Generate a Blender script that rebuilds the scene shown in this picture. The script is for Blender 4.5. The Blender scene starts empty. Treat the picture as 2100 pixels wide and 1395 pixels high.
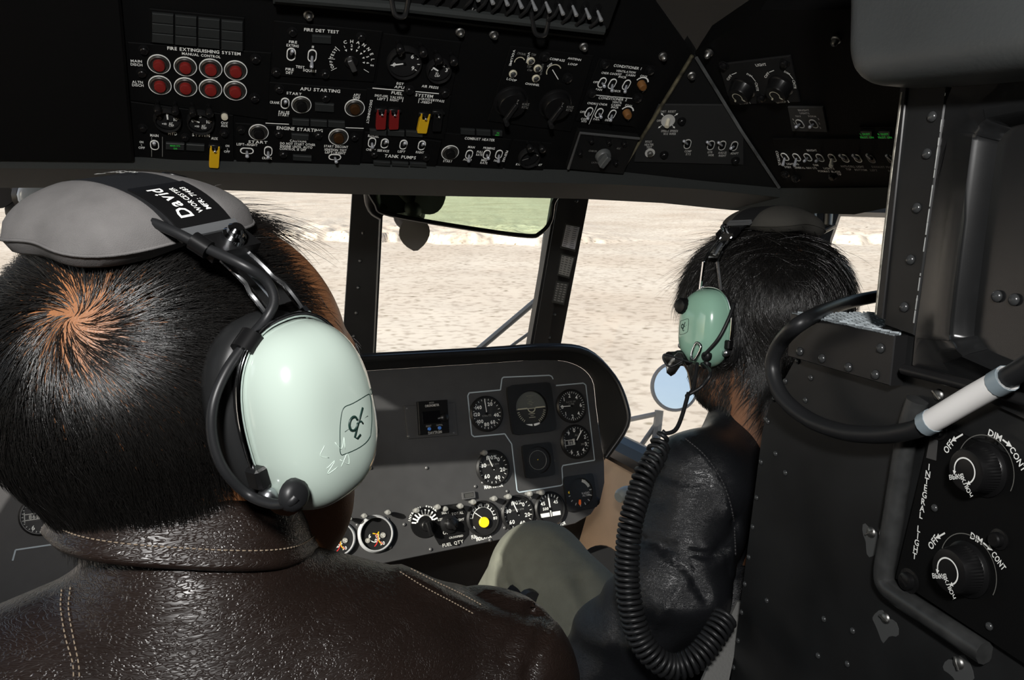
import bpy, math, random
import numpy as np
from mathutils import Matrix, Vector
random.seed(7); rng = np.random.default_rng(7)
scene = bpy.context.scene
COL = scene.collection
# ------------------------------------------------------------------ camera
FPX = 1700.0
CAM = np.array([0.0, 0.0, 1.32]); PITCH = math.radians(11.0)
RT = np.array([1.0, 0, 0]); FW = np.array([0, math.cos(PITCH), -math.sin(PITCH)]); UP = np.array([0, math.sin(PITCH), math.cos(PITCH)])
BAS = np.stack([RT, UP, FW])
cam_d = bpy.data.cameras.new('camera'); cam = bpy.data.objects.new('camera', cam_d); COL.objects.link(cam)
cam.location = CAM; cam.rotation_euler = (math.pi/2 - PITCH, 0, 0)
cam_d.sensor_width = 36.0; cam_d.lens = 36.0*FPX/2100.0; cam_d.clip_start = 0.02; cam_d.clip_end = 30000
scene.camera = cam
# ------------------------------------------------------------------ light
YAW = math.radians(20.0)            # the cabin is turned to the left of the camera axis
CR = np.array([math.cos(YAW), math.sin(YAW), 0]); CF = np.array([-math.sin(YAW), math.cos(YAW), 0]); CZ = np.array([0, 0, 1.0])
world = bpy.data.worlds.new('world'); scene.world = world; world.use_nodes = True
nt = world.node_tree; bg = nt.nodes['Background']
sky = nt.nodes.new('ShaderNodeTexSky'); sky.sky_type = 'NISHITA'; sky.sun_disc = False
sky.sun_elevation = math.radians(30); sky.air_density = 1.0; sky.dust_density = 3.0
nt.links.new(sky.outputs[0], bg.inputs[0]); bg.inputs[1].default_value = 0.20
SUN = 0.85*CR + 0.55*CF - 0.58*CZ; SUN /= np.linalg.norm(SUN)
sky.sun_rotation = math.atan2(-SUN[0], -SUN[1])
sl = bpy.data.lights.new('sun', 'SUN'); sl.energy = 9.5; sl.angle = 0.009; sl.color = (1, 0.945, 0.87)
so = bpy.data.objects.new('sun', sl); COL.objects.link(so); so.rotation_euler = Vector(SUN).to_track_quat('-Z', 'Y').to_euler(); so.location = (0, 0, 30)
fl = bpy.data.lights.new('camera_flash', 'AREA'); fl.shape = 'DISK'; fl.size = 0.09; fl.energy = 13.0; fl.color = (1, 0.98, 0.96)
fo = bpy.data.objects.new('camera_flash', fl); COL.objects.link(fo)
fo.location = CAM + np.array([-0.03, 0.26, -0.32]) @ BAS
fo.rotation_euler = Vector(np.array([0.02, -0.16, 1.0]) @ BAS).to_track_quat('-Z', 'Y').to_euler()
vs = scene.view_settings; vs.view_transform = 'Standard'; vs.look = 'None'; vs.gamma = 1.0; vs.use_curve_mapping = False; vs.exposure = 0.0
# ------------------------------------------------------------------ pixel helpers (camera coords: x right, y up, z depth)
def ray(px, py): return np.array([(px-1050.0)/FPX, (697.5-py)/FPX, 1.0])
def c2w(v): return CAM + np.asarray(v, float) @ BAS
def d2w(v): return np.asarray(v, float) @ BAS
def Cc(px, py, d): return ray(px, py)*d
def C(px, py, d): return c2w(ray(px, py)*d)
def K(r, f, z): return r*CR + f*CF + z*CZ          # cabin coordinates -> world
def nrm(v): v = np.asarray(v, float); return v/np.linalg.norm(v)
def smooth_path(pts, n=8, closed=False):
    P = [np.asarray(p, float) for p in pts]; m = len(P); out = []
    for i in range(m if closed else m-1):
        p0 = P[i-1] if (i > 0 or closed) else 2*P[0]-P[1]
        p1 = P[i]; p2 = P[(i+1) % m]
        p3 = P[(i+2) % m] if (i+2 < m or closed) else 2*P[-1]-P[-2]
        for k in range(n):
            t = k/n
            out.append(0.5*((2*p1)+(-p0+p2)*t+(2*p0-5*p1+4*p2-p3)*t*t+(-p0+3*p1-3*p2+p3)*t**3))
    if not closed: out.append(P[-1])
    return np.array(out)
# ------------------------------------------------------------------ materials
MATS = {}
def mat(name, col, rough=0.5, metal=0.0, bump=0.0, bscale=200.0, var=0.0, vscale=8.0, coat=0.0, spec=0.5, emit=None, estr=0.0, aniso=None, detail=4.0):
    if name in MATS: return MATS[name]
    m = bpy.data.materials.new(name); m.use_nodes = True; t = m.node_tree; b = t.nodes['Principled BSDF']
    b.inputs['Base Color'].default_value = (*col, 1); b.inputs['Roughness'].default_value = rough; b.inputs['Metallic'].default_value = metal
    b.inputs['Coat Weight'].default_value = coat; b.inputs['Specular IOR Level'].default_value = spec
    if emit: b.inputs['Emission Color'].default_value = (*emit, 1); b.inputs['Emission Strength'].default_value = estr
    tc = t.nodes.new('ShaderNodeTexCoord')
    if bump:
        n = t.nodes.new('ShaderNodeTexNoise'); n.inputs['Scale'].default_value = bscale; n.inputs['Detail'].default_value = detail
        t.links.new(tc.outputs['Object'], n.inputs['Vector'])
        bp = t.nodes.new('ShaderNodeBump'); bp.inputs['Strength'].default_value = bump; bp.inputs['Distance'].default_value = 0.001
        t.links.new(n.outputs['Fac'], bp.inputs['Height']); t.links.new(bp.outputs[0], b.inputs['Normal'])
    if var:
        n2 = t.nodes.new('ShaderNodeTexNoise'); n2.inputs['Scale'].default_value = vscale; n2.inputs['Detail'].default_value = 5
        t.links.new(tc.outputs['Object'], n2.inputs['Vector'])
        r = t.nodes.new('ShaderNodeValToRGB'); e = r.color_ramp.elements
        e[0].position = 0.3; e[1].position = 0.72
        e[0].color = (*[c*(1-var) for c in col], 1); e[1].color = (*[min(1, c*(1+var)) for c in col], 1)
        t.links.new(n2.outputs['Fac'], r.inputs[0]); t.links.new(r.outputs[0], b.inputs['Base Color'])
    MATS[name] = m; return m
def leather(name, col, rough, scale, strength=0.55):
    if name in MATS: return MATS[name]
    m = mat(name, col, rough, var=0.25, vscale=14, coat=0.0); t = m.node_tree; b = t.nodes['Principled BSDF']
    tc = t.nodes.new('ShaderNodeTexCoord')
    mp = t.nodes.new('ShaderNodeMapping'); mp.inputs['Scale'].default_value = (0.55, 0.8, 2.2); mp.inputs['Rotation'].default_value = (0.3, 0.35, 0.2)
    t.links.new(tc.outputs['Object'], mp.inputs['Vector'])
    wn = t.nodes.new('ShaderNodeTexNoise'); wn.inputs['Scale'].default_value = scale*0.25; wn.inputs['Detail'].default_value = 3
    t.links.new(mp.outputs[0], wn.inputs['Vector'])
    mx = t.nodes.new('ShaderNodeMixRGB'); mx.inputs[0].default_value = 0.06
    t.links.new(mp.outputs[0], mx.inputs[1]); t.links.new(wn.outputs['Color'], mx.inputs[2])
    v = t.nodes.new('ShaderNodeTexVoronoi'); v.feature = 'DISTANCE_TO_EDGE'; v.inputs['Scale'].default_value = scale
    t.links.new(mx.outputs[0], v.inputs['Vector'])
    r = t.nodes.new('ShaderNodeMapRange'); r.inputs[2].default_value = 0.16; r.clamp = True
    t.links.new(v.outputs['Distance'], r.inputs[0])
    n = t.nodes.new('ShaderNodeTexNoise'); n.inputs['Scale'].default_value = scale*0.5; n.inputs['Detail'].default_value = 2.5
    t.links.new(mp.outputs[0], n.inputs['Vector'])
    ad = t.nodes.new('ShaderNodeMath'); ad.operation = 'MULTIPLY_ADD'; ad.inputs[1].default_value = 0.45
    t.links.new(r.outputs[0], ad.inputs[0]); t.links.new(n.outputs['Fac'], ad.inputs[2])
    bp = t.nodes.new('ShaderNodeBump'); bp.inputs['Strength'].default_value = strength; bp.inputs['Distance'].default_value = 0.0016
    t.links.new(ad.outputs[0], bp.inputs['Height']); t.links.new(bp.outputs[0], b.inputs['Normal'])
    return m
def glassy(name, tint=(1, 1, 1), gloss=0.08, rough=0.0):
    if name in MATS: return MATS[name]
    m = bpy.data.materials.new(name); m.use_nodes = True; t = m.node_tree; t.nodes.clear()
    o = t.nodes.new('ShaderNodeOutputMaterial'); mx = t.nodes.new('ShaderNodeMixShader'); tr = t.nodes.new('ShaderNodeBsdfTransparent'); g = t.nodes.new('ShaderNodeBsdfGlossy')
    tr.inputs[0].default_value = (*tint, 1); g.inputs['Roughness'].default_value = rough
    fr = t.nodes.new('ShaderNodeFresnel'); fr.inputs[0].default_value = 1.25
    mu = t.nodes.new('ShaderNodeMath'); mu.operation = 'MULTIPLY'; mu.inputs[1].default_value = gloss*10
    t.links.new(fr.outputs[0], mu.inputs[0]); t.links.new(mu.outputs[0], mx.inputs[0]); t.links.new(tr.outputs[0], mx.inputs[1]); t.links.new(g.outputs[0], mx.inputs[2]); t.links.new(mx.outputs[0], o.inputs[0])
    MATS[name] = m; return m
BLK = mat('black_paint', (0.008, 0.0082, 0.0085), 0.55, bump=0.15, bscale=900, var=0.2, spec=.25)
BLKG = mat('black_gloss_paint', (0.0115, 0.0115, 0.0118), 0.34, bump=0.05, bscale=60, var=0.3, spec=.3)
BULK = mat('bulkhead_black', (0.0120, 0.0125, 0.0128), 0.36, bump=0.12, bscale=45, var=0.45, vscale=9, spec=.25)
PANEL = mat('panel_black', (0.0035, 0.0036, 0.0037), 0.6, bump=0.1, bscale=900, spec=0.10)
PANEL2 = mat('panel_charcoal', (0.0075, 0.0078, 0.0078), 0.6, bump=0.1, bscale=900, spec=0.12)
IPM = mat('instrument_panel_grey', (0.030, 0.030, 0.031), 0.62, bump=0.15, bscale=1200, var=0.1, vscale=30)
RUB = mat('black_rubber', (0.012, 0.0125, 0.0135), 0.42, spec=.35)
PLAS = mat('black_plastic', (0.006, 0.006, 0.0063), 0.3, spec=.3)
LIPM = mat('lip_charcoal', (0.024, 0.027, 0.0265), 0.7, bump=0.2, bscale=700, spec=.2)
WHT = mat('white_lettering', (0.82, 0.83, 0.80), 0.6)
DIMW = mat('dim_lettering', (0.18, 0.18, 0.17), 0.6)
GRYL = mat('grey_outline', (0.34, 0.40, 0.44), 0.6)
STEEL = mat('brushed_steel', (0.55, 0.57, 0.60), 0.3, 1.0)
CHROME = mat('chrome', (0.82, 0.84, 0.86), 0.08, 1.0)
LEVM = mat('lever_alloy', (0.42, 0.44, 0.48), 0.35, 0.35)
DIRTY = mat('dull_metal', (0.30, 0.30, 0.29), 0.42, 1.0)
RIVM = mat('painted_rivet', (0.05, 0.052, 0.053), 0.22, 0.3)
RED = mat('red_cap', (0.17, 0.012, 0.010), 0.45, var=0.15, vscale=150)
REDG = mat('red_guard', (0.17, 0.010, 0.010), 0.38)
YEL = mat('yellow_guard', (0.60, 0.36, 0.01), 0.42)
YELD = mat('yellow_disc', (0.95, 0.60, 0.01), 0.5)
ORG = mat('orange_paint', (0.9, 0.16, 0.02), 0.5)
REDP = mat('red_paint', (0.6, 0.03, 0.03), 0.5)
BLUD = mat('blue_button', (0.06, 0.20, 0.62), 0.4)
AMB = mat('amber_lens', (0.035, 0.016, 0.006), 0.25)
CREAM = mat('cream_button', (0.62, 0.58, 0.46), 0.4)
GRN = mat('green_lamp', (0.02, 0.25, 0.03), 0.5, emit=(0.05, 0.9, 0.1), estr=0.16)
DIALG = glassy('dial_glass', (1, 1, 1), 0.025, 0.02)
# ------------------------------------------------------------------ mesh building
WM = {}
def new_mesh(V, Fs, mats, idx=None, smooth=False, name='mesh'):
    me = bpy.data.meshes.new(name)
    V = np.asarray(V, float)
    me.from_pydata(V.tolist(), [], [list(map(int, f)) for f in Fs] if not isinstance(Fs, np.ndarray) else Fs.tolist())
    for m in (mats if isinstance(mats, (list, tuple)) else [mats]): me.materials.append(m)
    if idx is not None: me.polygons.foreach_set('material_index', np.asarray(idx, np.int32))
    if smooth is True: me.polygons.foreach_set('use_smooth', np.ones(len(me.polygons), bool))
    elif smooth:
        me.polygons.foreach_set('use_smooth', np.ones(len(me.polygons), bool)); me.set_sharp_from_angle(angle=math.radians(smooth))
    me.update(); return me
def tag(o, label=None, cat=None, group=None, kind=None):
    if label: o['label'] = label
    if cat: o['category'] = cat
    if group: o['group'] = group
    if kind: o['kind'] = kind
    return o
def link(name, data, M, parent=None):
    o = bpy.data.objects.new(name, data); COL.objects.link(o)
    M = Matrix(M) if not isinstance(M, Matrix) else M
    WM[o.name] = M
    if parent is not None:
        o.parent = parent; o.matrix_basis = WM[parent.name].inverted() @ M
    else: o.matrix_basis = M
    return o
def empty(name, loc, label=None, cat=None, group=None):
    o = link(name, None, Matrix.Translation(Vector(loc))); o.empty_display_size = 0.02
    return tag(o, label, cat, group)
def wobj(name, V, Fs, m, parent=None, smooth=40, idx=None):     # vertices given in world space
    V = np.asarray(V, float)
    b = np.array(WM[parent.name].translation) if parent is not None else np.array([V[:, 0].mean(), V[:, 1].mean(), V[:, 2].min()])
    return link(name, new_mesh(V-b, Fs, m, idx, smooth, name), Matrix.Translation(Vector(b)), parent)
def lobj(name, VF, m, M, parent=None, smooth=40, idx=None):     # vertices local to matrix M
    return link(name, new_mesh(VF[0], VF[1], m, idx, smooth, name), M, parent)
def cobj(name, VF, m, parent=None, smooth=40):                  # vertices in camera coordinates
    return wobj(name, c2w(np.asarray(VF[0])), VF[1], m, parent, smooth)
def merge(*parts):
    V = []; Fs = []; k = 0
    for v, f in parts:
        v = np.asarray(v, float)
        if len(v) == 0: continue
        V.append(v); Fs += [[int(i)+k for i in q] for q in f]; k += len(v)
    return np.concatenate(V), Fs
def tf(VF, off=(0, 0, 0), rot=None, sc=1.0):
    V = np.asarray(VF[0], float)*sc
    if rot is not None: V = V @ np.asarray(rot).T
    return V+np.asarray(off, float), VF[1]
def rotz(a): c, s = math.cos(a), math.sin(a); return np.array([[c, -s, 0], [s, c, 0], [0, 0, 1]])
def rotx(a): c, s = math.cos(a), math.sin(a); return np.array([[1, 0, 0], [0, c, -s], [0, s, c]])
def roty(a): c, s = math.cos(a), math.sin(a); return np.array([[c, 0, s], [0, 1, 0], [-s, 0, c]])
def box(sx, sy, sz, c=(0, 0, 0), b=0.0):
    hx, hy, hz = sx/2, sy/2, sz/2
    if b <= 0:
        V = np.array([[x, y, z] for z in (-hz, hz) for y in (-hy, hy) for x in (-hx, hx)])+np.array(c)
        return V, [[0, 2, 3, 1], [4, 5, 7, 6], [0, 1, 5, 4], [2, 6, 7, 3], [0, 4, 6, 2], [1, 3, 7, 5]]
    b = min(b, hx*.95, hy*.95, hz*.95)
    ol = [(hx-b, -hy), (hx, -hy+b), (hx, hy-b), (hx-b, hy), (-hx+b, hy), (-hx, hy-b), (-hx, -hy+b), (-hx+b, -hy)]
    il = [(x-math.copysign(b, x) if abs(x) > hx-b*1.01 else x*(hx-b*1.7)/max(hx-b, 1e-9), y-math.copysign(b, y) if abs(y) > hy-b*1.01 else y*(hy-b*1.7)/max(hy-b, 1e-9)) for x, y in ol]
    il = [(max(-hx+b*.8, min(hx-b*.8, x)), max(-hy+b*.8, min(hy-b*.8, y))) for x, y in ol]
    V = []
    for (L, z) in ((il, -hz), (ol, -hz+b*.8), (ol, hz-b*.8), (il, hz)): V += [(x, y, z) for x, y in L]
    Fs = [list(range(7, -1, -1)), list(range(24, 32))]
    for k in range(3):
        for i in range(8): j = (i+1) % 8; Fs.append([k*8+i, k*8+j, k*8+8+j, k*8+8+i])
    return np.array(V)+np.array(c), Fs
def lathe(prof, n=24, closed_top=True, closed_bot=True, sx=1.0, sy=1.0):
    V = []; Fs = []
    for r, z in prof:
        for k in range(n): a = 2*math.pi*k/n; V.append((r*math.cos(a)*sx, r*math.sin(a)*sy, z))
    m = len(prof)
    for j in range(m-1):
        for k in range(n): q = (k+1) % n; Fs.append([j*n+k, j*n+q, (j+1)*n+q, (j+1)*n+k])
    if closed_bot: Fs.append(list(range(n-1, -1, -1)))
    if closed_top: Fs.append([(m-1)*n+k for k in range(n)])
    return np.array(V, float), Fs
def cyl(r, z0, z1, n=20, ch=0.0, r2=None):
    r2 = r if r2 is None else r2
    if ch: return lathe([(r, z0), (r2, z1-ch), (r2-ch, z1)], n)
    return lathe([(r, z0), (r2, z1)], n)
def sphere(r, n=12, m=8, sc=(1, 1, 1)):
    prof = [(max(1e-5, r*math.sin(math.pi*i/m)), -r*math.cos(math.pi*i/m)) for i in range(m+1)]
    V, Fs = lathe(prof, n); return V*np.array(sc), Fs
def dome(r, h, n=14, m=4): return lathe([(r*math.cos(math.pi/2*i/m)+1e-5, h*math.sin(math.pi/2*i/m)) for i in range(m+1)], n)
def tube(path, rad, n=8, closed=False, flat=1.0, cap=True, up=None):
    P = np.asarray(path, float); m = len(P)
    rad = np.full(m, rad) if np.isscalar(rad) else np.asarray(rad)
    T = np.gradient(P, axis=0)
    if closed: T = (np.roll(P, -1, 0)-np.roll(P, 1, 0))
    T /= np.linalg.norm(T, axis=1)[:, None]+1e-12
    if up is not None: a = np.asarray(up, float)
    else: a = np.array([0, 0, 1.0]) if abs(T[0, 2]) < .9 else np.array([1.0, 0, 0])
    N = np.cross(T[0], a); N /= np.linalg.norm(N)+1e-12
    V = []; ang = np.arange(n)*2*math.pi/n
    for i in range(m):
        if up is not None: N = np.cross(T[i], a)
        N = N-T[i]*N.dot(T[i]); N /= np.linalg.norm(N)+1e-12
        B = np.cross(T[i], N)
        V.append(P[i]+rad[i]*(np.cos(ang)[:, None]*N+np.sin(ang)[:, None]*B*flat))
    V = np.concatenate(V); Fs = []
    for i in range(m if closed else m-1):
        a0 = i*n; b0 = ((i+1) % m)*n
        for k in range(n): q = (k+1) % n; Fs.append([a0+k, a0+q, b0+q, b0+k])
    if not closed and cap: Fs += [list(range(n-1, -1, -1)), [(m-1)*n+k for k in range(n)]]
    return V, Fs
def torus(R, r, n=28, m=6, z=0.0):
    a = np.arange(n)*2*math.pi/n
    return tube(np.stack([R*np.cos(a), R*np.sin(a), np.full(n, z)], 1), r, m, closed=True)
def stadium(w, h, n=8):     # outline of an upright slot
    r = w/2; d = h/2-r
    return [(r*math.cos(t), d+r*math.sin(t)) for t in np.linspace(0, math.pi, n)]+[(r*math.cos(t), -d+r*math.sin(t)) for t in np.linspace(math.pi, 2*math.pi, n)]
def rrect(w, h, r, n=4):
    o = []
    for cx, cy, a in ((w/2-r, h/2-r, 0), (-w/2+r, h/2-r, 90), (-w/2+r, -h/2+r, 180), (w/2-r, -h/2+r, 270)):
        for k in range(n+1): t = math.radians(a+90*k/n); o.append((cx+r*math.cos(t), cy+r*math.sin(t)))
    return o
def prism(ol, z0, z1, ch=0.0):
    ol = np.asarray(ol, float); n = len(ol)
    x, y = ol[:, 0], ol[:, 1]
    if np.sum(x*np.roll(y, -1)-np.roll(x, -1)*y) < 0: ol = ol[::-1]
    if ch:
        d0 = ol-np.roll(ol, 1, 0); d1 = np.roll(ol, -1, 0)-ol
        d0 /= np.linalg.norm(d0, axis=1)[:, None]+1e-12; d1 /= np.linalg.norm(d1, axis=1)[:, None]+1e-12
        nn = np.stack([-(d0[:, 1]+d1[:, 1]), d0[:, 0]+d1[:, 0]], 1); nn /= np.linalg.norm(nn, axis=1)[:, None]+1e-9
        ins = ol+nn*ch; rings = [(ol, z0), (ol, z1-ch), (ins, z1)]
    else: rings = [(ol, z0), (ol, z1)]
    V = np.concatenate([np.c_[r, np.full(n, z)] for r, z in rings]); m = len(rings); Fs = [list(range(n-1, -1, -1)), [(m-1)*n+k for k in range(n)]]
    for j in range(m-1):
        for k in range(n): q = (k+1) % n; Fs.append([j*n+k, j*n+q, (j+1)*n+q, (j+1)*n+k])
    return V, Fs
def ringprism(ol, il, z0, z1):   # flat ring between two outlines with equal point counts
    ol = np.asarray(ol); il = np.asarray(il); n = len(ol)
    V = np.concatenate([np.c_[ol, np.full(n, z0)], np.c_[ol, np.full(n, z1)], np.c_[il, np.full(n, z1)], np.c_[il, np.full(n, z0)]])
    Fs = []
    for j in range(4):
        for k in range(n): q = (k+1) % n; Fs.append([j*n+k, j*n+q, ((j+1) % 4)*n+q, ((j+1) % 4)*n+k])
    return V, Fs
# ------------------------------------------------------------------ planes that carry controls
class Plane:
    def __init__(s, o, u, v, name=''):
        s.o = np.asarray(o, float); u = nrm(u); v = np.asarray(v, float); v = nrm(v-u*u.dot(v)); n = nrm(np.cross(u, v))
        # camera coords are left-handed (x right, y up, z depth): flip so that n points to the viewer
        if n.dot(s.o) > 0: n = -n
        s.u, s.v, s.n = u, v, n
    @classmethod
    def pts(cls, a, b, c, u=None):
        a, b, c = map(np.asarray, (a, b, c)); return cls(a, b-a, a-c)
    def hit(s, px, py, h=0.0):
        d = ray(px, py); t = (s.o+s.n*h).dot(s.n)/d.dot(s.n); return d*t
    def loc(s, px, py): p = s.hit(px, py)-s.o; return np.array([p.dot(s.u), p.dot(s.v)])
    def scale(s, px, py):        # metres of plane per pixel along u and v
        p = s.hit(px, py); z = p[2]
        def im(q): return np.array([q[0]/q[2], q[1]/q[2]])*FPX
        e = 1e-4; return e/np.linalg.norm(im(p+s.u*e)-im(p)), e/np.linalg.norm(im(p+s.v*e)-im(p))
    def M(s, px, py, h=0.0, rot=0.0):
        p = s.hit(px, py, 0)+s.n*h; return s.Mp(p, rot)
    def Mp(s, p, rot=0.0):
        c, sn = math.cos(rot), math.sin(rot); u = s.u*c+s.v*sn; v = -s.u*sn+s.v*c
        m = np.eye(4); m[:3, 0] = d2w(u); m[:3, 1] = d2w(v); m[:3, 2] = d2w(s.n); m[:3, 3] = c2w(p); return Matrix(m.tolist())
    def Ml(s, a, b, h=0.0, rot=0.0): return s.Mp(s.o+s.u*a+s.v*b+s.n*h, rot)
# ------------------------------------------------------------------ lettering: one flat mesh per line of text
CHARS = "ABCDEFGHIJKLMNOPQRSTUVWXYZabcdefghijklmnopqrstuvwxyz0123456789:-/.,'+%&ГРОМКТЛФВЫЮЧСЦ°×®"
GLY = {}
def load_glyphs():
    tmp = []
    for ch in CHARS:
        cu = bpy.data.curves.new('glyph', 'FONT'); cu.body = ch; cu.size = 1.0; cu.resolution_u = 2; cu.offset = 0.018; cu.fill_mode = 'FRONT'
        o = bpy.data.objects.new('glyph', cu); COL.objects.link(o); tmp.append((ch, o, cu))
    bpy.context.view_layer.update(); dg = bpy.context.evaluated_depsgraph_get()
    for ch, o, cu in tmp:
        e = o.evaluated_get(dg); me = e.to_mesh()
        V = np.zeros(len(me.vertices)*3); me.vertices.foreach_get('co', V); V = V.reshape(-1, 3)
        Fs = [list(p.vertices) for p in me.polygons]; e.to_mesh_clear()
        if len(V):
            x0 = V[:, 0].min(); w = V[:, 0].max()-x0; V[:, 0] -= x0
        else: w = .3
        GLY[ch] = (V, Fs, w)
    for ch, o, cu in tmp: bpy.data.objects.remove(o); bpy.data.curves.remove(cu)
load_glyphs()
CAPH = GLY['H'][0][:, 1].max()
def layout(s, gap=0.10):
    x = 0.0; parts = []
    for ch in s:
        if ch == ' ': x += 0.42; continue
        V, Fs, w = GLY[ch]; parts.append((V+np.array([x, -CAPH/2, 0]), Fs)); x += w+gap
    x -= gap
    V, Fs = merge(*parts); return V/np.array([1, 1, 1]), Fs, x
def text(pl, parent, s, x0, y0, x1, y1, hpx, m=None, h=0.0006, name='lettering'):
    a = pl.loc(x0, y0); b = pl.loc(x1, y1); d = b-a; L = np.linalg.norm(d); ang = math.atan2(d[1], d[0])
    V, Fs, w = layout(s); V = V.copy(); V[:, 0] *= L/w; V[:, 1] *= hpx*pl.scale((x0+x1)/2, (y0+y1)/2)[1]/CAPH
    return lobj(name, (V, Fs), m or WHT, pl.Ml(a[0], a[1], h, ang), parent, False)
def textl(pl, parent, s, a, b, hgt, wid=None, ang=0.0, m=None, h=0.0006, name='lettering'):      # centred at local (a,b) metres
    V, Fs, w = layout(s); V = V.copy(); sc = hgt/CAPH; sx = sc if wid is None else wid/w
    V[:, 0] = (V[:, 0]-w/2)*sx; V[:, 1] *= sc
    return lobj(name, (V, Fs), m or WHT, pl.Ml(a, b, h, ang), parent, False)
def glyph_parts(s, cx, cy, hgt, ang=0.0, gap=0.1, sx=1.0):
    V, Fs, w = layout(s, gap); V = V.copy(); sc = hgt/CAPH; V[:, 0] = (V[:, 0]-w/2)*sc*sx; V[:, 1] *= sc
    return tf((V, Fs), (cx, cy, 0), rotz(ang))
def bar2(x0, y0, x1, y1, w, z=0.0):
    d = np.array([x1-x0, y1-y0]); L = np.linalg.norm(d); t = np.array([-d[1], d[0]])/max(L, 1e-9)*w/2
    return np.array([[x0+t[0], y0+t[1], z], [x0-t[0], y0-t[1], z], [x1-t[0], y1-t[1], z], [x1+t[0], y1+t[1], z]]), [[0, 1, 2, 3]]
def ticks(r0, r1, angs, w): return merge(*[bar2(r0*math.cos(a), r0*math.sin(a), r1*math.cos(a), r1*math.sin(a), w) for a in angs])
def arc2(r, a0, a1, w, n=20):
    ol = []
    A = np.linspace(a0, a1, n)
    V = np.concatenate([np.c_[(r-w/2)*np.cos(A), (r-w/2)*np.sin(A), 0*A], np.c_[(r+w/2)*np.cos(A), (r+w/2)*np.sin(A), 0*A]])
    return V, [[i, n+i, n+i+1, i+1] for i in range(n-1)]
def line(pl, parent, pts, w, m=None, h=0.0006, name='line', closed=False):     # painted line along pixels
    P = np.array([pl.loc(*p) for p in pts]); parts = [bar2(*P[i], *P[i+1], w) for i in range(len(P)-1)]
    return lobj(name, merge(*parts), m or WHT, pl.Ml(0, 0, h), parent, False)
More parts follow.
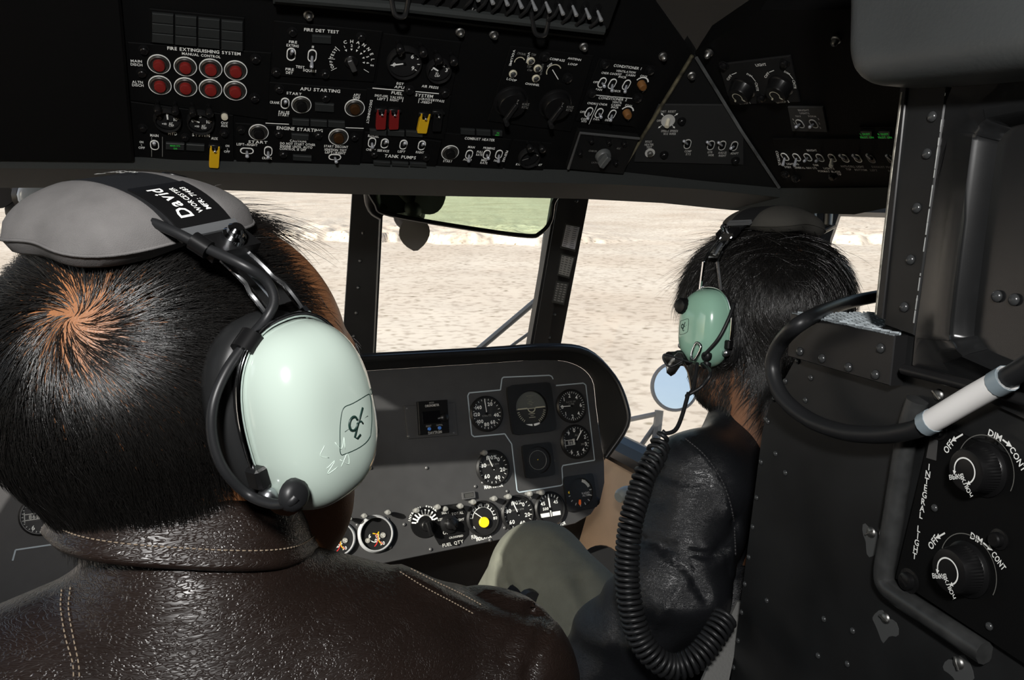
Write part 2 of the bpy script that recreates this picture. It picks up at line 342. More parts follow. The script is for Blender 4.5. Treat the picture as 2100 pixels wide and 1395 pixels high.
# ================================================================== THE PLACE OUTSIDE
def vnoise(x, y, seed=0):
    def h(i, j):
        n = (i*374761393+j*668265263+seed*1442695041) & 0x7fffffff
        n = ((n ^ (n >> 13))*1274126177) & 0x7fffffff
        return ((n ^ (n >> 16)) & 0xffff)/65535.0
    xi = np.floor(x).astype(np.int64); yi = np.floor(y).astype(np.int64); fx = x-xi; fy = y-yi
    fx = fx*fx*(3-2*fx); fy = fy*fy*(3-2*fy)
    return (h(xi, yi)*(1-fx)+h(xi+1, yi)*fx)*(1-fy)+(h(xi, yi+1)*(1-fx)+h(xi+1, yi+1)*fx)*fy
GZ = -45.0
def terrain():
    nr, na = 260, 300
    R = np.sort(np.concatenate([4*np.exp(np.linspace(0, math.log(9000/4.0), nr)), np.arange(505, 725, 2.2)])); nr = len(R); A = np.linspace(-math.pi, math.pi, na*2+1)[:-1]
    # finer angles ahead
    A = np.sort(np.concatenate([np.linspace(-0.75, 0.75, na*2), np.linspace(0.75, 2*math.pi-0.75, 122)[1:-1]])); na = len(A)
    RR, AA = np.meshgrid(R, A, indexing='ij'); X = RR*np.sin(AA); Y = RR*np.cos(AA)
    Z = 1.2*vnoise(X/60, Y/60, 1)+0.5*vnoise(X/17, Y/17, 2)+5*vnoise(X/420, Y/420, 3)*np.clip(RR/800, 0, 1)
    edge = 605+45*(vnoise(X/90, X*0+3, 5)-.5)*2+14*(vnoise(X/17, X*0+1, 6)-.5)*2+6*(vnoise(X/6, X*0+2, 16)-.5)*2+X*0.02
    gate = np.clip((vnoise(X/170+3.3, X*0+9, 8)-.30)*5, 0, 1)
    s = np.clip((Y-edge)/7.0, 0, 1); Z += 6.2*gate*s*(0.7+.6*vnoise(X/9, Y/9, 4))*np.clip(1-(Y-edge-60)/500, .35, 1)
    Z += 26*np.clip((RR-1500)/3500, 0, 1)*vnoise(X/700, Y/500, 9)
    V = np.stack([X, Y, Z+GZ], -1).reshape(-1, 3)
    i, j = np.meshgrid(np.arange(nr-1), np.arange(na), indexing='ij'); jn = (j+1) % na
    Fs = np.stack([i*na+j, i*na+jn, (i+1)*na+jn, (i+1)*na+j], -1).reshape(-1, 4)[:, ::-1]
    V = np.concatenate([V, [[0, 0, GZ]]]); c = len(V)-1
    Fl = Fs.tolist()+[[int((k+1) % na), int(k), c] for k in range(na)]
    m = bpy.data.materials.new('desert_ground'); m.use_nodes = True; t = m.node_tree; b = t.nodes['Principled BSDF']; b.inputs['Roughness'].default_value = 1.0; b.inputs['Specular IOR Level'].default_value = 0.0
    tc = t.nodes.new('ShaderNodeTexCoord')
    def noise(sc, det=5, feat=None):
        n = t.nodes.new('ShaderNodeTexNoise'); n.inputs['Scale'].default_value = sc; n.inputs['Detail'].default_value = det; t.links.new(tc.outputs['Object'], n.inputs['Vector']); return n
    r1 = t.nodes.new('ShaderNodeValToRGB'); e = r1.color_ramp.elements
    e[0].position = 0.28; e[0].color = (0.395, 0.338, 0.282, 1); e[1].position = 0.62; e[1].color = (0.480, 0.432, 0.375, 1)
    t.links.new(noise(0.012, 6).outputs['Fac'], r1.inputs[0])
    r2 = t.nodes.new('ShaderNodeValToRGB'); e = r2.color_ramp.elements; e[0].position = 0.33; e[0].color = (0.70, 0.68, 0.66, 1); e[1].position = 0.50; e[1].color = (1, 1, 1, 1)
    t.links.new(noise(0.30, 6).outputs['Fac'], r2.inputs[0])
    vo = t.nodes.new('ShaderNodeTexVoronoi'); vo.inputs['Scale'].default_value = 0.16; t.links.new(tc.outputs['Object'], vo.inputs['Vector'])
    r3 = t.nodes.new('ShaderNodeValToRGB'); e = r3.color_ramp.elements; e[0].position = 0.08; e[0].color = (0.50, 0.48, 0.43, 1); e[1].position = 0.21; e[1].color = (1, 1, 1, 1)
    t.links.new(vo.outputs['Distance'], r3.inputs[0])
    def mul(a, b2):
        x = t.nodes.new('ShaderNodeMixRGB'); x.blend_type = 'MULTIPLY'; x.inputs[0].default_value = 1; t.links.new(a, x.inputs[1]); t.links.new(b2, x.inputs[2]); return x.outputs[0]
    t.links.new(mul(mul(r1.outputs[0], r2.outputs[0]), r3.outputs[0]), b.inputs['Base Color'])
    o = wobj('desert_terrain', V, Fl, m, smooth=True); tag(o, 'pale sandy desert plain with a low eroded cliff, seen through the windscreen', 'desert', kind='structure')
terrain()
# ================================================================== CABIN SHELL
def struct(name, V, Fs, m, label, cat, smooth=30):
    return tag(wobj(name, V, Fs, m, None, smooth), label, cat, kind='structure')
def kbox(r0, r1, f0, f1, z0, z1):
    V = np.array([K(r, f, z) for z in (z0, z1) for f in (f0, f1) for r in (r0, r1)])
    return V, [[0, 2, 3, 1], [4, 5, 7, 6], [0, 1, 5, 4], [2, 6, 7, 3], [0, 4, 6, 2], [1, 3, 7, 5]]
DARK = mat('cabin_lining', (0.008, 0.008, 0.008), 0.8, bump=0.2, bscale=80)
TAN = mat('tan_lining', (0.60, 0.40, 0.24), 0.75, bump=0.2, bscale=160, var=0.12, vscale=7)
struct('floor', *kbox(-0.85, 1.35, -1.5, 2.33, -0.04, 0.0), DARK, 'dark cabin floor under the seats', 'floor')
struct('ceiling', *kbox(-0.85, 1.35, -1.5, 1.35, 2.02, 2.06), DARK, 'black cabin ceiling above the crew', 'ceiling')
struct('wall_rear', *kbox(-0.85, 1.35, -1.55, -1.5, 0, 2.06), DARK, 'dark rear cabin bulkhead behind the crew', 'wall')
LWZ0, LWZ1 = 0.80, 1.62
lw = [kbox(-0.83, -0.80, -1.5, 0.432, 0, 2.06), kbox(-0.83, -0.80, 0.432, 1.35, 0, LWZ0), kbox(-0.83, -0.80, 0.432, 1.35, LWZ1, 2.06), kbox(-0.83, -0.80, 1.35, 1.5, 0, 2.06), kbox(-0.83, -0.80, 1.5, 2.0, 0, LWZ0)]
struct('wall_left', *merge(*lw), DARK, 'dark port side wall with the side window opening', 'wall')
rw = [kbox(1.30, 1.33, -1.5, 1.12, 0, 2.06), kbox(1.30, 1.33, 1.12, 1.9, 0, 0.45), kbox(1.30, 1.33, 1.12, 1.5, 1.72, 2.06)]
struct('wall_right', *merge(*rw), DARK, 'starboard side wall below the side window', 'wall')
GLP = glassy('side_glass', (.97, .98, .97), .05)
struct('window_4', *kbox(-0.818, -0.812, 0.432, 1.35, LWZ0, LWZ1), GLP, 'port side window pane beside the nearer pilot', 'window pane')
struct('window_5', *kbox(1.312, 1.318, 1.12, 1.5, 0.45, 1.72), GLP, 'starboard side window pane right of the far headset', 'window pane')
struct('wall_partition', *merge(kbox(0.61, 1.30, 0.12, 0.16, 0, 2.06), kbox(0.61, 0.64, 0.16, 0.62, 0, 0.80), kbox(0.61, 0.64, 0.16, 0.40, 0.80, 2.06)), DARK, 'black partition closing the equipment bay on the starboard side', 'wall')
# ================================================================== CONTROL PARTS
OH = Plane(Cc(400, 150, 1.0), (.934, .035, .357), (.24, .64, -.73))
def plane3(p1, p2, p3, r0, r1):
    n = np.cross(p2-p1, p3-p1); n = nrm(n)
    def hit(px, py): d = ray(px, py); return d*(p1.dot(n)/d.dot(n))
    a, b = hit(*r0), hit(*r1); u = b-a; v = np.cross(n, u)
    if v[1] < 0: v = -v
    return Plane(p1, u, v)
_ap = OH.hit(1425, 115); _bl = OH.hit(1274, 350); _br = Cc(1600, 390, 1.36)
OT = plane3(_ap, _bl, _br, (1340, 300), (1520, 300))
OR = plane3(_ap, _br, Cc(1840, 300, 1.10), (1610, 318), (1830, 322))
OU = Plane(OH.o+OH.n*0.028, OH.u, OH.v)
IP = Plane(Cc(1010, 960, 2.05), (.903, .059, .426), (-.11, .98, .14))
MESH = {}
def cached(key, fn):
    if key not in MESH: MESH[key] = fn()
    return MESH[key]
def quadpts(pl, q): return np.array([pl.loc(*p) for p in q])
def plate(pl, name, q, label, cat='control panel', h0=0.0, h1=0.003, m=PANEL, group=None, ch=0.0008, parent=None):
    P = quadpts(pl, q); c = P.mean(0)
    o = lobj(name, prism(P-c, h0, h1, ch), m, pl.Ml(c[0], c[1]), parent, 30)
    if parent is None: tag(o, label, cat, group)
    elif label: o['label'] = label
    return o
def toggle(pl, par, px, py, tx, ty, h=0.003, rot=0.0, mlev=None, w=0.0066, hh=0.0130, lev=0.016, outline=WHT, lr=0.0019):
    b = link('toggle_switch', cached(('tog', w, hh), lambda: new_mesh(*merge(prism(stadium(w*.92, hh*.94), 0, .0007), cyl(.0026, 0, .0028, 10)), PLAS, smooth=30, name='toggle_base')), pl.M(px, py, h, rot), par)
    link('outline', cached(('out', w, hh, outline.name), lambda: new_mesh(*ringprism(stadium(w*1.12, hh*1.06), stadium(w*.90, hh*.88), 0, .0009), outline, name='toggle_outline')), pl.M(px, py, h, rot), b)
    p0 = pl.hit(px, py)+pl.n*(h+.001); p1 = pl.hit(tx, ty, h+lev)
    d = d2w(p1-p0); L = np.linalg.norm(d)
    Mx = Matrix.Translation(Vector(c2w(p0))) @ Vector(d).to_track_quat('Z', 'Y').to_matrix().to_4x4()
    link('lever', new_mesh(*lathe([(lr*.8, 0), (lr, L*.55), (lr*1.25, L*.86), (lr*1.2, L*.95), (lr*.6, L)], 10), mlev or LEVM, smooth=50, name='lever'), Mx, b)
    return b
def button(pl, par, px, py, rpx, cap=PLAS, h=0.003, ring=WHT, label=None, inner=0.52):
    r = rpx*pl.scale(px, py)[0]
    b = link('push_button', new_mesh(*lathe([(r*.90, 0), (r*.90, .0018), (r*.80, .0032), (r*.70, .0026), (r*.64, .0012)], 28), mat('button_bezel', (0.035, 0.034, 0.031), 0.4, 0.3), smooth=40, name='bezel'), pl.M(px, py, h), par)
    if label: b['label'] = label
    n = 32; A = np.arange(n)*2*math.pi/n
    link('outline', new_mesh(*ringprism(np.c_[r*np.cos(A), r*np.sin(A)], np.c_[r*.935*np.cos(A), r*.935*np.sin(A)], 0, .0012), ring, name='ring'), pl.M(px, py, h), b)
    c = r*inner
    link('cap', new_mesh(*lathe([(c, .001), (c, .0060), (c*.9, .0072), (c*.5, .0076), (c*.02, .0076)], 24), cap, smooth=50, name='cap'), pl.M(px, py, h), b)
    return b
def fastener(pl, par, px, py, rpx=11, h=0.003, m=PLAS, name='captive_screw'):
    r = round(rpx*pl.scale(px, py)[0], 4)
    me = cached(('fast', r, m.name), lambda: new_mesh(*merge(lathe([(r, 0), (r, .0012), (r*.72, .0016), (r*.68, .0050), (r*.55, .0058)], 18), box(r*1.0, r*.16, .0010, (0, 0, .0058))), m, smooth=40, name='fastener'))
    return link(name, me, pl.M(px, py, h, random.random()*3), par)
def lamp_post(pl, par, px, py, rpx=9, L=0.020, h=0.003, m=None, dxy=(0, -.25)):
    r = round(rpx*pl.scale(px, py)[0], 4); m = m or PLAS
    me = cached(('post', r, L, m.name), lambda: new_mesh(*lathe([(r*.55, 0), (r*.55, L*.35), (r*.85, L*.42), (r, L*.62), (r*.95, L*.9), (r*.6, L)], 14), m, smooth=50, name='lamp_post'))
    return link('lamp_post', me, pl.M(px, py, h), par)
def lamp_cell(pl, par, x0, y0, x1, y1, h=0.003, m=None, txt=None, name='lamp_cell', th=0.004, slope=0.06):
    q = [(x0, y0), (x1, y0+(x1-x0)*slope), (x1, y1+(x1-x0)*slope), (x0, y1)]; P = quadpts(pl, q); c = P.mean(0)
    o = lobj(name, prism(P-c, 0, th, .0008), m or mat('lamp_cell_dark', (0.019, 0.021, 0.021), 0.35), pl.Ml(c[0], c[1], h), par, 30)
    if txt:
        H = abs(P[0][1]-P[3][1]); Wd = abs(P[1][0]-P[0][0]); ps = []
        for i, s in enumerate(txt): ps.append(glyph_parts(s, 0, H*(.22-.44*i), H*.26, 0, .1, 0.75*min(1, 7/len(s))))
        lobj('lettering', merge(*ps), GRN, pl.Ml(c[0], c[1], h+th+.0004), o, False)
    return o
def guard(pl, par, px, py, tx, ty, w, m, h=0.003):      # hinged switch guard flap hanging from a bracket, with the lever tip in its notch
    a = pl.loc(px, py); d = pl.loc(tx, ty)-a; L = np.linalg.norm(d); ang = math.atan2(d[1], d[0])+math.pi/2
    b = lobj('switch_guard', merge(box(w*1.3, w*.5, .006, (0, 0, .003), .0008), tf(cyl(w*.16, -w*.72, w*.72, 8), (0, 0, .006), roty(math.pi/2))), PLAS, pl.Ml(a[0], a[1], h, ang), par, 40)
    ol = [(-w*.5, w*.25), (-w*.36, w*.25), (-w*.30, -w*.25), (-w*.18, -w*.5), (w*.18, -w*.5), (w*.30, -w*.25), (w*.36, w*.25), (w*.5, w*.25), (w*.5, -L+.001), (w*.42, -L), (-w*.42, -L), (-w*.5, -L+.001)]
    fl_ = merge(prism(ol, .0075, .0090, .0003), box(.0011, L*.9, .006, (-w*.48, -L*.48, .0055)), box(.0011, L*.9, .006, (w*.48, -L*.48, .0055)))
    lobj('flap', fl_, m, pl.Ml(a[0], a[1], h, ang), b, 30)
    lobj('lever', merge(cyl(.0013, 0, .013, 8), tf(sphere(.0019, 10, 6), (0, 0, .013))), STEEL, pl.Ml(a[0]+math.sin(ang)*w*.1, a[1]-math.cos(ang)*w*.1, h), b, 50)
    return b
def arc_text(pl, s, r, a_mid, hgt, step):     # letters along an arc, clockwise, returned as parts local to the centre
    ps = []; n = len(s)
    for i, ch in enumerate(s):
        if ch == ' ': continue
        a = a_mid-(i-(n-1)/2)*step; ps.append(glyph_parts(ch, r*math.cos(a), r*math.sin(a), hgt, a-math.pi/2))
    return merge(*ps)
def arrow2(x0, y0, x1, y1, w, hd):
    d = np.array([x1-x0, y1-y0]); L = np.linalg.norm(d); d = d/L; t = np.array([-d[1], d[0]]); e = np.array([x1, y1])
    b0 = e-d*hd; V = [(*e, 0), (*(b0+t*hd*.5), 0), (*(b0-t*hd*.5), 0)]
    return merge(bar2(x0, y0, *b0, w), (np.array(V), [[0, 1, 2]]))
def knob_mesh(r, L, n=40, m=6):      # fluted knob with a sloping skirt
    prof = [(r*1.12, 0), (r*1.14, L*.10), (r*1.02, L*.16), (r, L*.2), (r*.93, L*.85), (r*.86, L*.97), (r*.74, L)]
    V, Fs = lathe(prof, n*2)
    V = V.copy(); k = np.tile(np.arange(n*2), len(prof)); row = np.repeat(np.arange(len(prof)), n*2)
    f = np.where((row >= 3) & (row <= 4) & (k % 2 == 0), .965, 1.0); V[:, :2] *= f[:, None]; return V, Fs
# ------------------------------------------------------------------ dial instruments
def gauge(pl, px, py, rpx, label, spec, h=0.0, name='dial_gauge', cat='gauge', bezel=None, ry=None, square=False, depth=0.009, face=None):
    s = pl.scale(px, py); r = rpx*s[0]; bezel = bezel or BLKG; M_ = pl.M(px, py, h)
    face = face or mat('dial_black', (0.006, 0.006, 0.0065), 0.6)
    root = link(name, None, M_); tag(root, label, cat); root.empty_display_size = .02
    if square:
        tt = np.linspace(0, 2*math.pi, 49)[:-1]; kk = (np.abs(np.cos(tt))**12+np.abs(np.sin(tt))**12)**(-1/12); o = np.c_[square*r*kk*np.cos(tt), square*r*kk*np.sin(tt)]; i = np.c_[.99*r*np.cos(tt), .99*r*np.sin(tt)]
        link('bezel', new_mesh(*ringprism(o, i, 0, depth), bezel, smooth=30, name='bezel'), M_, root)
    else:
        link('bezel', new_mesh(*lathe([(r*1.14, 0), (r*1.14, depth*.45), (r*1.07, depth*.8), (r*1.03, depth), (r*.98, depth), (r*.96, depth*.5)], 40, False, False), bezel, smooth=40, name='bezel'), M_, root)
    link('dial', new_mesh(*lathe([(r*.97, -.001), (r*.97, depth*.3)], 36), face, smooth=30, name='dial'), M_, root)
    z = depth*.3+.0004
    def part(nm, VF, m): return link(nm, new_mesh(*tf(VF, (0, 0, z)), m, name=nm), M_, root)
    spec(part, r)
    g = link('glass', new_mesh(*lathe([(r*.98, depth*.62), (r*.6, depth*.70), (r*.01, depth*.72)], 28, True, False), DIALG, smooth=True, name='glass'), M_, root)
    return root
def needle(part, r, ang, L=.8, tail=.2, w=.06, m=None, hub=.1):
    V = np.array([[-tail*r, w*.35*r, 0], [-tail*r, -w*.35*r, 0], [L*.85*r, -w*.5*r, 0], [L*r, 0, 0], [L*.85*r, w*.5*r, 0]])
    part('needle', tf((V, [[0, 1, 2, 3, 4]]), (0, 0, .0012), rotz(ang)), m or WHT)
    if hub: part('hub', cyl(hub*r, 0, .0018, 12), PLAS)
D2 = math.radians
def nums(r, items, rr, hgt, up=True): return merge(*[glyph_parts(s, rr*r*math.cos(D2(a)), rr*r*math.sin(D2(a)), hgt*r) for s, a in items])
# ================================================================== OVERHEAD CONSOLE
con = empty('overhead_console', c2w(OH.hit(760, 340)), 'long black overhead console carrying the rows of switch panels across the cockpit', 'console')
# backing sheet, left extension and the sheets of the raised upper row
P = quadpts(OH, [(-1150, -60), (1300, -60), (1425, 115), (1272, 354), (-1150, 300)])
lobj('backing_sheet', prism(P, -.05, 0, 0), PANEL, OH.Ml(0, 0), con, 30)
P = quadpts(OH, [(-1150, -70), (243, -70), (276, 322), (-1150, 302)])
lobj('side_cover', prism(P, 0, .012, .004), mat('side_cover_black', (0.003, 0.003, 0.0031), 0.7, spec=0.08), OH.Ml(0, 0), con, 30)
o_ = plane3(OT.o, OT.o+OT.u, OT.o+OT.v, (1340, 300), (1520, 300))
P = quadpts(OT, [(1425, 108), (1268, 356), (1606, 393)])
lobj('triangular_sheet', prism(P, -.05, 0, 0), PANEL2, OT.Ml(0, 0), con, 30)
P = quadpts(OR, [(1425, 108), (1560, 20), (1900, 20), (1900, 385), (1600, 393)])
lobj('right_sheet', prism(P, -.05, 0, 0), PANEL, OR.Ml(0, 0), con, 30)
# the lip along the lower edge: a closed band running under all three sheets
top = [OH.hit(-1150, 296, .002), OH.hit(276, 322, .002), OH.hit(760, 336, .002), OH.hit(1272, 352, .002), OT.hit(1450, 372, .002), OT.hit(1600, 386, .002), OR.hit(1700, 386, .002), OR.hit(1900, 384, .002)]
bpx = [(-1150, 338), (276, 347), (760, 365), (1272, 379), (1450, 389), (1600, 405), (1700, 408), (1900, 410)]
bot = [ray(*p)*(t[2]+.008) for p, t in zip(bpx, top)]
bk = [b+np.array([-.05, -.002, .12]) for b in bot]; bk2 = [t+np.array([-.05, .03, .14]) for t in top]
V = np.array(top+bot+bk+bk2); n = len(top)
Fs = [[j*n+i, j*n+i+1, ((j+1) % 4)*n+i+1, ((j+1) % 4)*n+i] for j in range(4) for i in range(n-1)]
cobj('lip', (V, Fs), LIPM, con, 30)
def edgebar(pl, pts, w, m, h=0.004, name='edge_strip'):
    return cobj(name, tube([pl.hit(*p, h) for p in pts], w, 6), m, con)
edgebar(OT, [(1420, 114), (1276, 348)], .0028, mat('worn_edge', (0.10, 0.09, 0.055), .5, .2, var=.8, vscale=60))
edgebar(OT, [(1428, 118), (1522, 271), (1598, 385)], .0026, mat('grey_edge', (0.10, 0.105, 0.105), .5, .2, var=.5, vscale=30))
edgebar(OH, [(560, 2), (760, 22), (1000, 52), (1235, 80)], .0030, LIPM, .006)
# ---- 12-lamp annunciator block
a_ = plate(OH, 'annunciator_block', [(306, 14), (501, 33), (501, 98), (308, 84)], 'overhead block of twelve unlit rectangular warning lamps in four columns', 'warning lamps', h1=.004)
for i in range(4):
    for j in range(3):
        x0 = 312+i*47.2; y0 = 20+i*5.0+j*20.5; lamp_cell(OH, a_, x0, y0, x0+43.5, y0+18.5, .004, slope=.09)
# ---- fire extinguishing
p_ = plate(OH, 'fire_extinguishing_panel', [(262, 84), (556, 106), (549, 243), (268, 203)], 'overhead panel lettered FIRE EXTINGUISHING SYSTEM with eight red buttons')
T = lambda s, x0, y0, x1, y1, h=5.2, m=None, pl=OH: text(pl, p_, s, x0, y0, x1, y1, h, m, .0036)
T('FIRE EXTINGUISHING SYSTEM', 343, 95, 493, 107, 6.5); T('MANUAL CONTROL', 373, 106, 452, 113.5)
T('MAIN', 268, 121, 291, 122.5); T('DISCH', 268, 128, 292, 130); T('ALTN', 271, 164, 293, 165.5); T('DISCH', 271, 170.5, 294.5, 172)
for x, y in ((326, 128), (380, 133), (432, 137), (483, 141), (328, 171), (380.5, 175), (431.6, 178.6), (482, 182.5)): button(OH, p_, x, y, 24, RED, label='red push button in a white ring')
for x, y in ((295, 98), (291, 145), (524, 117), (522, 197)): fastener(OH, p_, x, y, 12)
# ---- hydraulic panel
p_ = plate(OH, 'hydraulic_panel', [(268, 206), (478, 234), (480, 337), (276, 318)], 'overhead panel lettered HYD SYSTEM with two small pressure dials and a yellow guard')
for x, y, l, r_ in ((323, 206, 0, 9), (359, 208, 0, 9), (394, 211, 0, 9), (428, 213, 0, 9)): lamp_post(OH, p_, x, y, 8.5, .022)
T('OFF', 453, 248, 467, 248.8); T('AUX', 453, 254, 467, 254.8); T('HYD', 345, 270, 363, 271, 6); T('SYSTEM', 394, 272.5, 430, 274.8, 6)
T('MAIN', 308, 273.5, 325, 275); T('AUX', 433, 280, 446.5, 281); T('ON', 286, 287.5, 294, 288, 4.5); T('OFF', 284, 299, 297, 300, 4.5); T('ON', 462, 295.5, 470, 296, 4.5); T('OFF', 459, 307, 471, 308, 4.5)
for x, y in ((289, 293.5), (465, 302)): T(':', x, y, x+2, y, 5)
toggle(OH, p_, 317, 294, 316, 293, w=.0092, hh=.0145)
lamp_cell(OH, p_, 340, 287, 378, 300, txt=('MAIN SYS', 'ON')); lamp_cell(OH, p_, 382, 289.5, 419, 302)
guard(OH, p_, 440, 293, 438, 333, .0115, YEL)
for x, y in ((293, 258), (380, 277), (460, 269)): fastener(OH, p_, x, y, 10)
bt = button(OH, p_, 460, 232, 9, CREAM, ring=PLAS, inner=.8); bt['label'] = 'cream push button'
for x in (311, 333): line(OH, p_, [(x, 277), (x, 318)], .0007, DIMW, .0036)
def hydspec(ang):
    def f(part, r):
        part('markings', merge(nums(r, (('0', 168), ('5', 90), ('10', 8)), .62, .30), ticks(.80*r, .95*r, [D2(a) for a in range(10, 180, 20)], .05*r)), WHT)
        part('lettering', merge(glyph_parts('×10', -.3*r, -.42*r, .2*r), glyph_parts('КГ', .25*r, -.34*r, .18*r), glyph_parts('СМ', .25*r, -.58*r, .18*r), bar2(.05*r, -.46*r, .45*r, -.46*r, .03*r)), WHT)
        needle(part, r, D2(ang), .75, .1, .14)
    return f
gauge(OH, 344, 240, 26, 'overhead hydraulic pressure dial on the left, needle pointing straight up', hydspec(93), .003, bezel=BLKG)
gauge(OH, 411, 245, 26, 'overhead hydraulic pressure dial with its needle swung to the left', hydspec(158), .003, bezel=BLKG)
# ---- fire detector test
p_ = plate(OH, 'fire_detector_panel', [(562, 40), (784, 62), (766, 166), (556, 152)], 'overhead panel lettered FIRE DET TEST with a large rotary channel selector')
T('FIRE DET TEST', 623, 57, 694, 62.5, 6.2); lamp_cell(OH, p_, 639, 67, 678, 82)
T('FIRE', 592, 82, 608.5, 83.5); T('EXTING', 587, 89, 612, 91.5); T('TEST', 606, 133, 624, 135); T('SQUIBS', 621, 140, 648, 143); T('FIRE', 585, 138, 602, 139.5); T('DET', 586, 145, 600, 146.5)
T('II', 639, 92.5, 643, 93, 4.5)
toggle(OH, p_, 596.5, 108, 600, 104, w=.0095, hh=.0165); toggle(OH, p_, 639.5, 111, 639, 139, w=.0095, hh=.0165, lev=.024)
for x, y in ((599, 61), (566, 144), (666, 148), (740, 72)): fastener(OH, p_, x, y, 11)
cx, cy = 719, 122; r_ = 44*OH.scale(cx, cy)[0]
ps = [arc_text(OH, 'CHANNELS', r_*1.02, D2(52), .0042, D2(17))]
for i in range(6): a = D2(118-i*24); ps.append(tf((np.array([[0, -.0018, 0], [.0014, .0012, 0], [-.0014, .0012, 0]]), [[0, 1, 2]]), (.60*r_*math.cos(a), .60*r_*math.sin(a), 0), rotz(a-math.pi/2))); ps.append(glyph_parts(str(i+1), .80*r_*math.cos(a), .80*r_*math.sin(a), .0034, a-math.pi/2))
ps += [arc_text(OH, 'TEST', r_*.92, D2(160), .0038, D2(9)), arc_text(OH, 'OFF', r_*.92, D2(196), .0038, D2(9)), ticks(.75*r_, 1.05*r_, [D2(a) for a in (140, 178, 214, -30)], .0007)]
lobj('lettering', merge(*ps), WHT, OH.M(cx, cy, .0036), p_, False)
kb = lobj('rotary_knob', merge(cyl(.0085, 0, .004, 24, .001)), PLAS, OH.M(cx, cy, .003), p_, 40)
lobj('grip', merge(box(.0065, .017, .009, (0, 0, .0085), .001)), mat('worn_knob', (.10, .10, .10), .3, .6), OH.M(cx, cy, .003, D2(28)), kb, 30)
# ---- apu starting
p_ = plate(OH, 'apu_starting_panel', [(552, 166), (752, 182), (746, 262), (548, 247)], 'overhead panel lettered APU STARTING with a black and a dark amber button')
T('APU STARTING', 615, 178.5, 697, 184, 6.4); T('START', 587, 187, 618, 190); T('CRANK', 553, 206, 573, 207.5); T('FALSE', 571, 226, 593, 227.5); T('START', 570, 231.5, 592, 233); T('APU', 724, 191, 737.5, 192); T('OFF', 723, 197, 737, 198.3)
toggle(OH, p_, 584, 208.5, 586, 208, w=.0095, hh=.0155); button(OH, p_, 617.5, 211.5, 20.5); button(OH, p_, 726.5, 218, 20.5, AMB)
lamp_cell(OH, p_, 645, 206.5, 684, 222); line(OH, p_, [(544, 249), (592, 251.5)], .0012, None, .0036); line(OH, p_, [(708, 258.5), (745, 260)], .0012, None, .0036)
for i in range(3): lamp_cell(OH, p_, 599+i*36.5, 238.5+i*2, 599+i*36.5+34, 251+i*2)
for x, y in ((572, 178), (667, 196)): fastener(OH, p_, x, y, 11)
# ---- engine starting
p_ = plate(OH, 'engine_starting_panel', [(482, 250), (745, 265), (738, 337), (484, 330)], 'overhead panel lettered ENGINE STARTING with a caution note and two round buttons')
T('ENGINE STARTING', 567, 258.5, 661, 265, 6.4); button(OH, p_, 530, 268, 20.5); T('START', 509, 287, 548, 288.7); T('LEFT--RIGHT', 485, 292, 528, 294, 4.8)
toggle(OH, p_, 506, 306, 507, 322, rot=math.pi/2, w=.0085, hh=.0165, lev=.018); toggle(OH, p_, 549.5, 307, 550, 324, w=.0095, hh=.0155, lev=.018); T('CRANK', 537, 320.5, 557.5, 321.7, 4.6)
lamp_cell(OH, p_, 597, 269, 632, 280); lamp_cell(OH, p_, 600, 313, 638, 323)
for s, x0, y0, x1, y1 in (('CAUTION:', 594, 285, 628, 286.8), ('DO NOT START OTHER', 574, 290.3, 646, 294), ('ENGINE UNTIL AUTO', 574, 296, 640, 299.5), ('CONTROL IS OFF', 573, 301.3, 627, 304.3)): T(s, x0, y0, x1, y1, 4.6)
button(OH, p_, 693.5, 277.5, 20.5, AMB)
for s, x0, y0, x1, y1 in (('START DISCONT', 664, 296, 713, 298.5), ('IGNITION TEST', 665, 303, 710, 305.8), ('LEFT--RIGHT', 666, 308.7, 708, 311.3)): T(s, x0, y0, x1, y1, 4.7)
toggle(OH, p_, 686, 319, 690, 333, rot=math.pi/2, w=.0085, hh=.0165, lev=.018)
for x, y in ((494, 262), (571, 270), (652, 273), (580, 312), (726, 277)): fastener(OH, p_, x, y, 10)
# ---- egt and air pressure dials with their plate
p_ = plate(OH, 'dial_plate', [(786, 66), (945, 84), (925, 192), (770, 172)], 'overhead plate lettered EGT APU and AIR PRESS around two dials')
for x, y in ((815, 83), (862, 90), (893, 104), (924, 108)): lamp_post(OH, p_, x, y, 9, .022)
T('EGT', 812.5, 167.5, 827, 169, 4.8); T('APU', 808, 174.3, 828, 176.8, 5.6); T('AIR PRESS', 864, 173, 898, 177, 5); line(OH, p_, [(763, 177.3), (829, 183)], .0013, None, .0036); line(OH, p_, [(851, 184.5), (899, 189)], .0013, None, .0036)
def egt(part, r):
    part('markings', merge(nums(r, (('0', 195), ('3', 118), ('6', 50), ('9', -28)), .66, .28), ticks(.82*r, .97*r, [D2(a) for a in (195, 170, 145, 118, 95, 72, 50, 25, 0, -28)], .05*r)), WHT); needle(part, r, D2(193), .9, .1, .11)
def airp(part, r):
    part('markings', merge(nums(r, (('0', 165), ('1', 120), ('2', 62), ('3', 12)), .68, .34), ticks(.84*r, .98*r, [D2(a) for a in range(20, 70, 8)], .05*r)), WHT); part('lettering', merge(glyph_parts('КГ', -.05*r, -.25*r, .2*r), glyph_parts('СМ', -.05*r, -.50*r, .2*r)), WHT); needle(part, r, D2(152), .8, 0, .16)
gauge(OH, 828, 124, 32, 'overhead exhaust temperature dial numbered 0 3 6 9', egt, .003); gauge(OH, 898, 140, 23, 'small overhead air pressure dial beside the larger temperature dial', airp, .003)
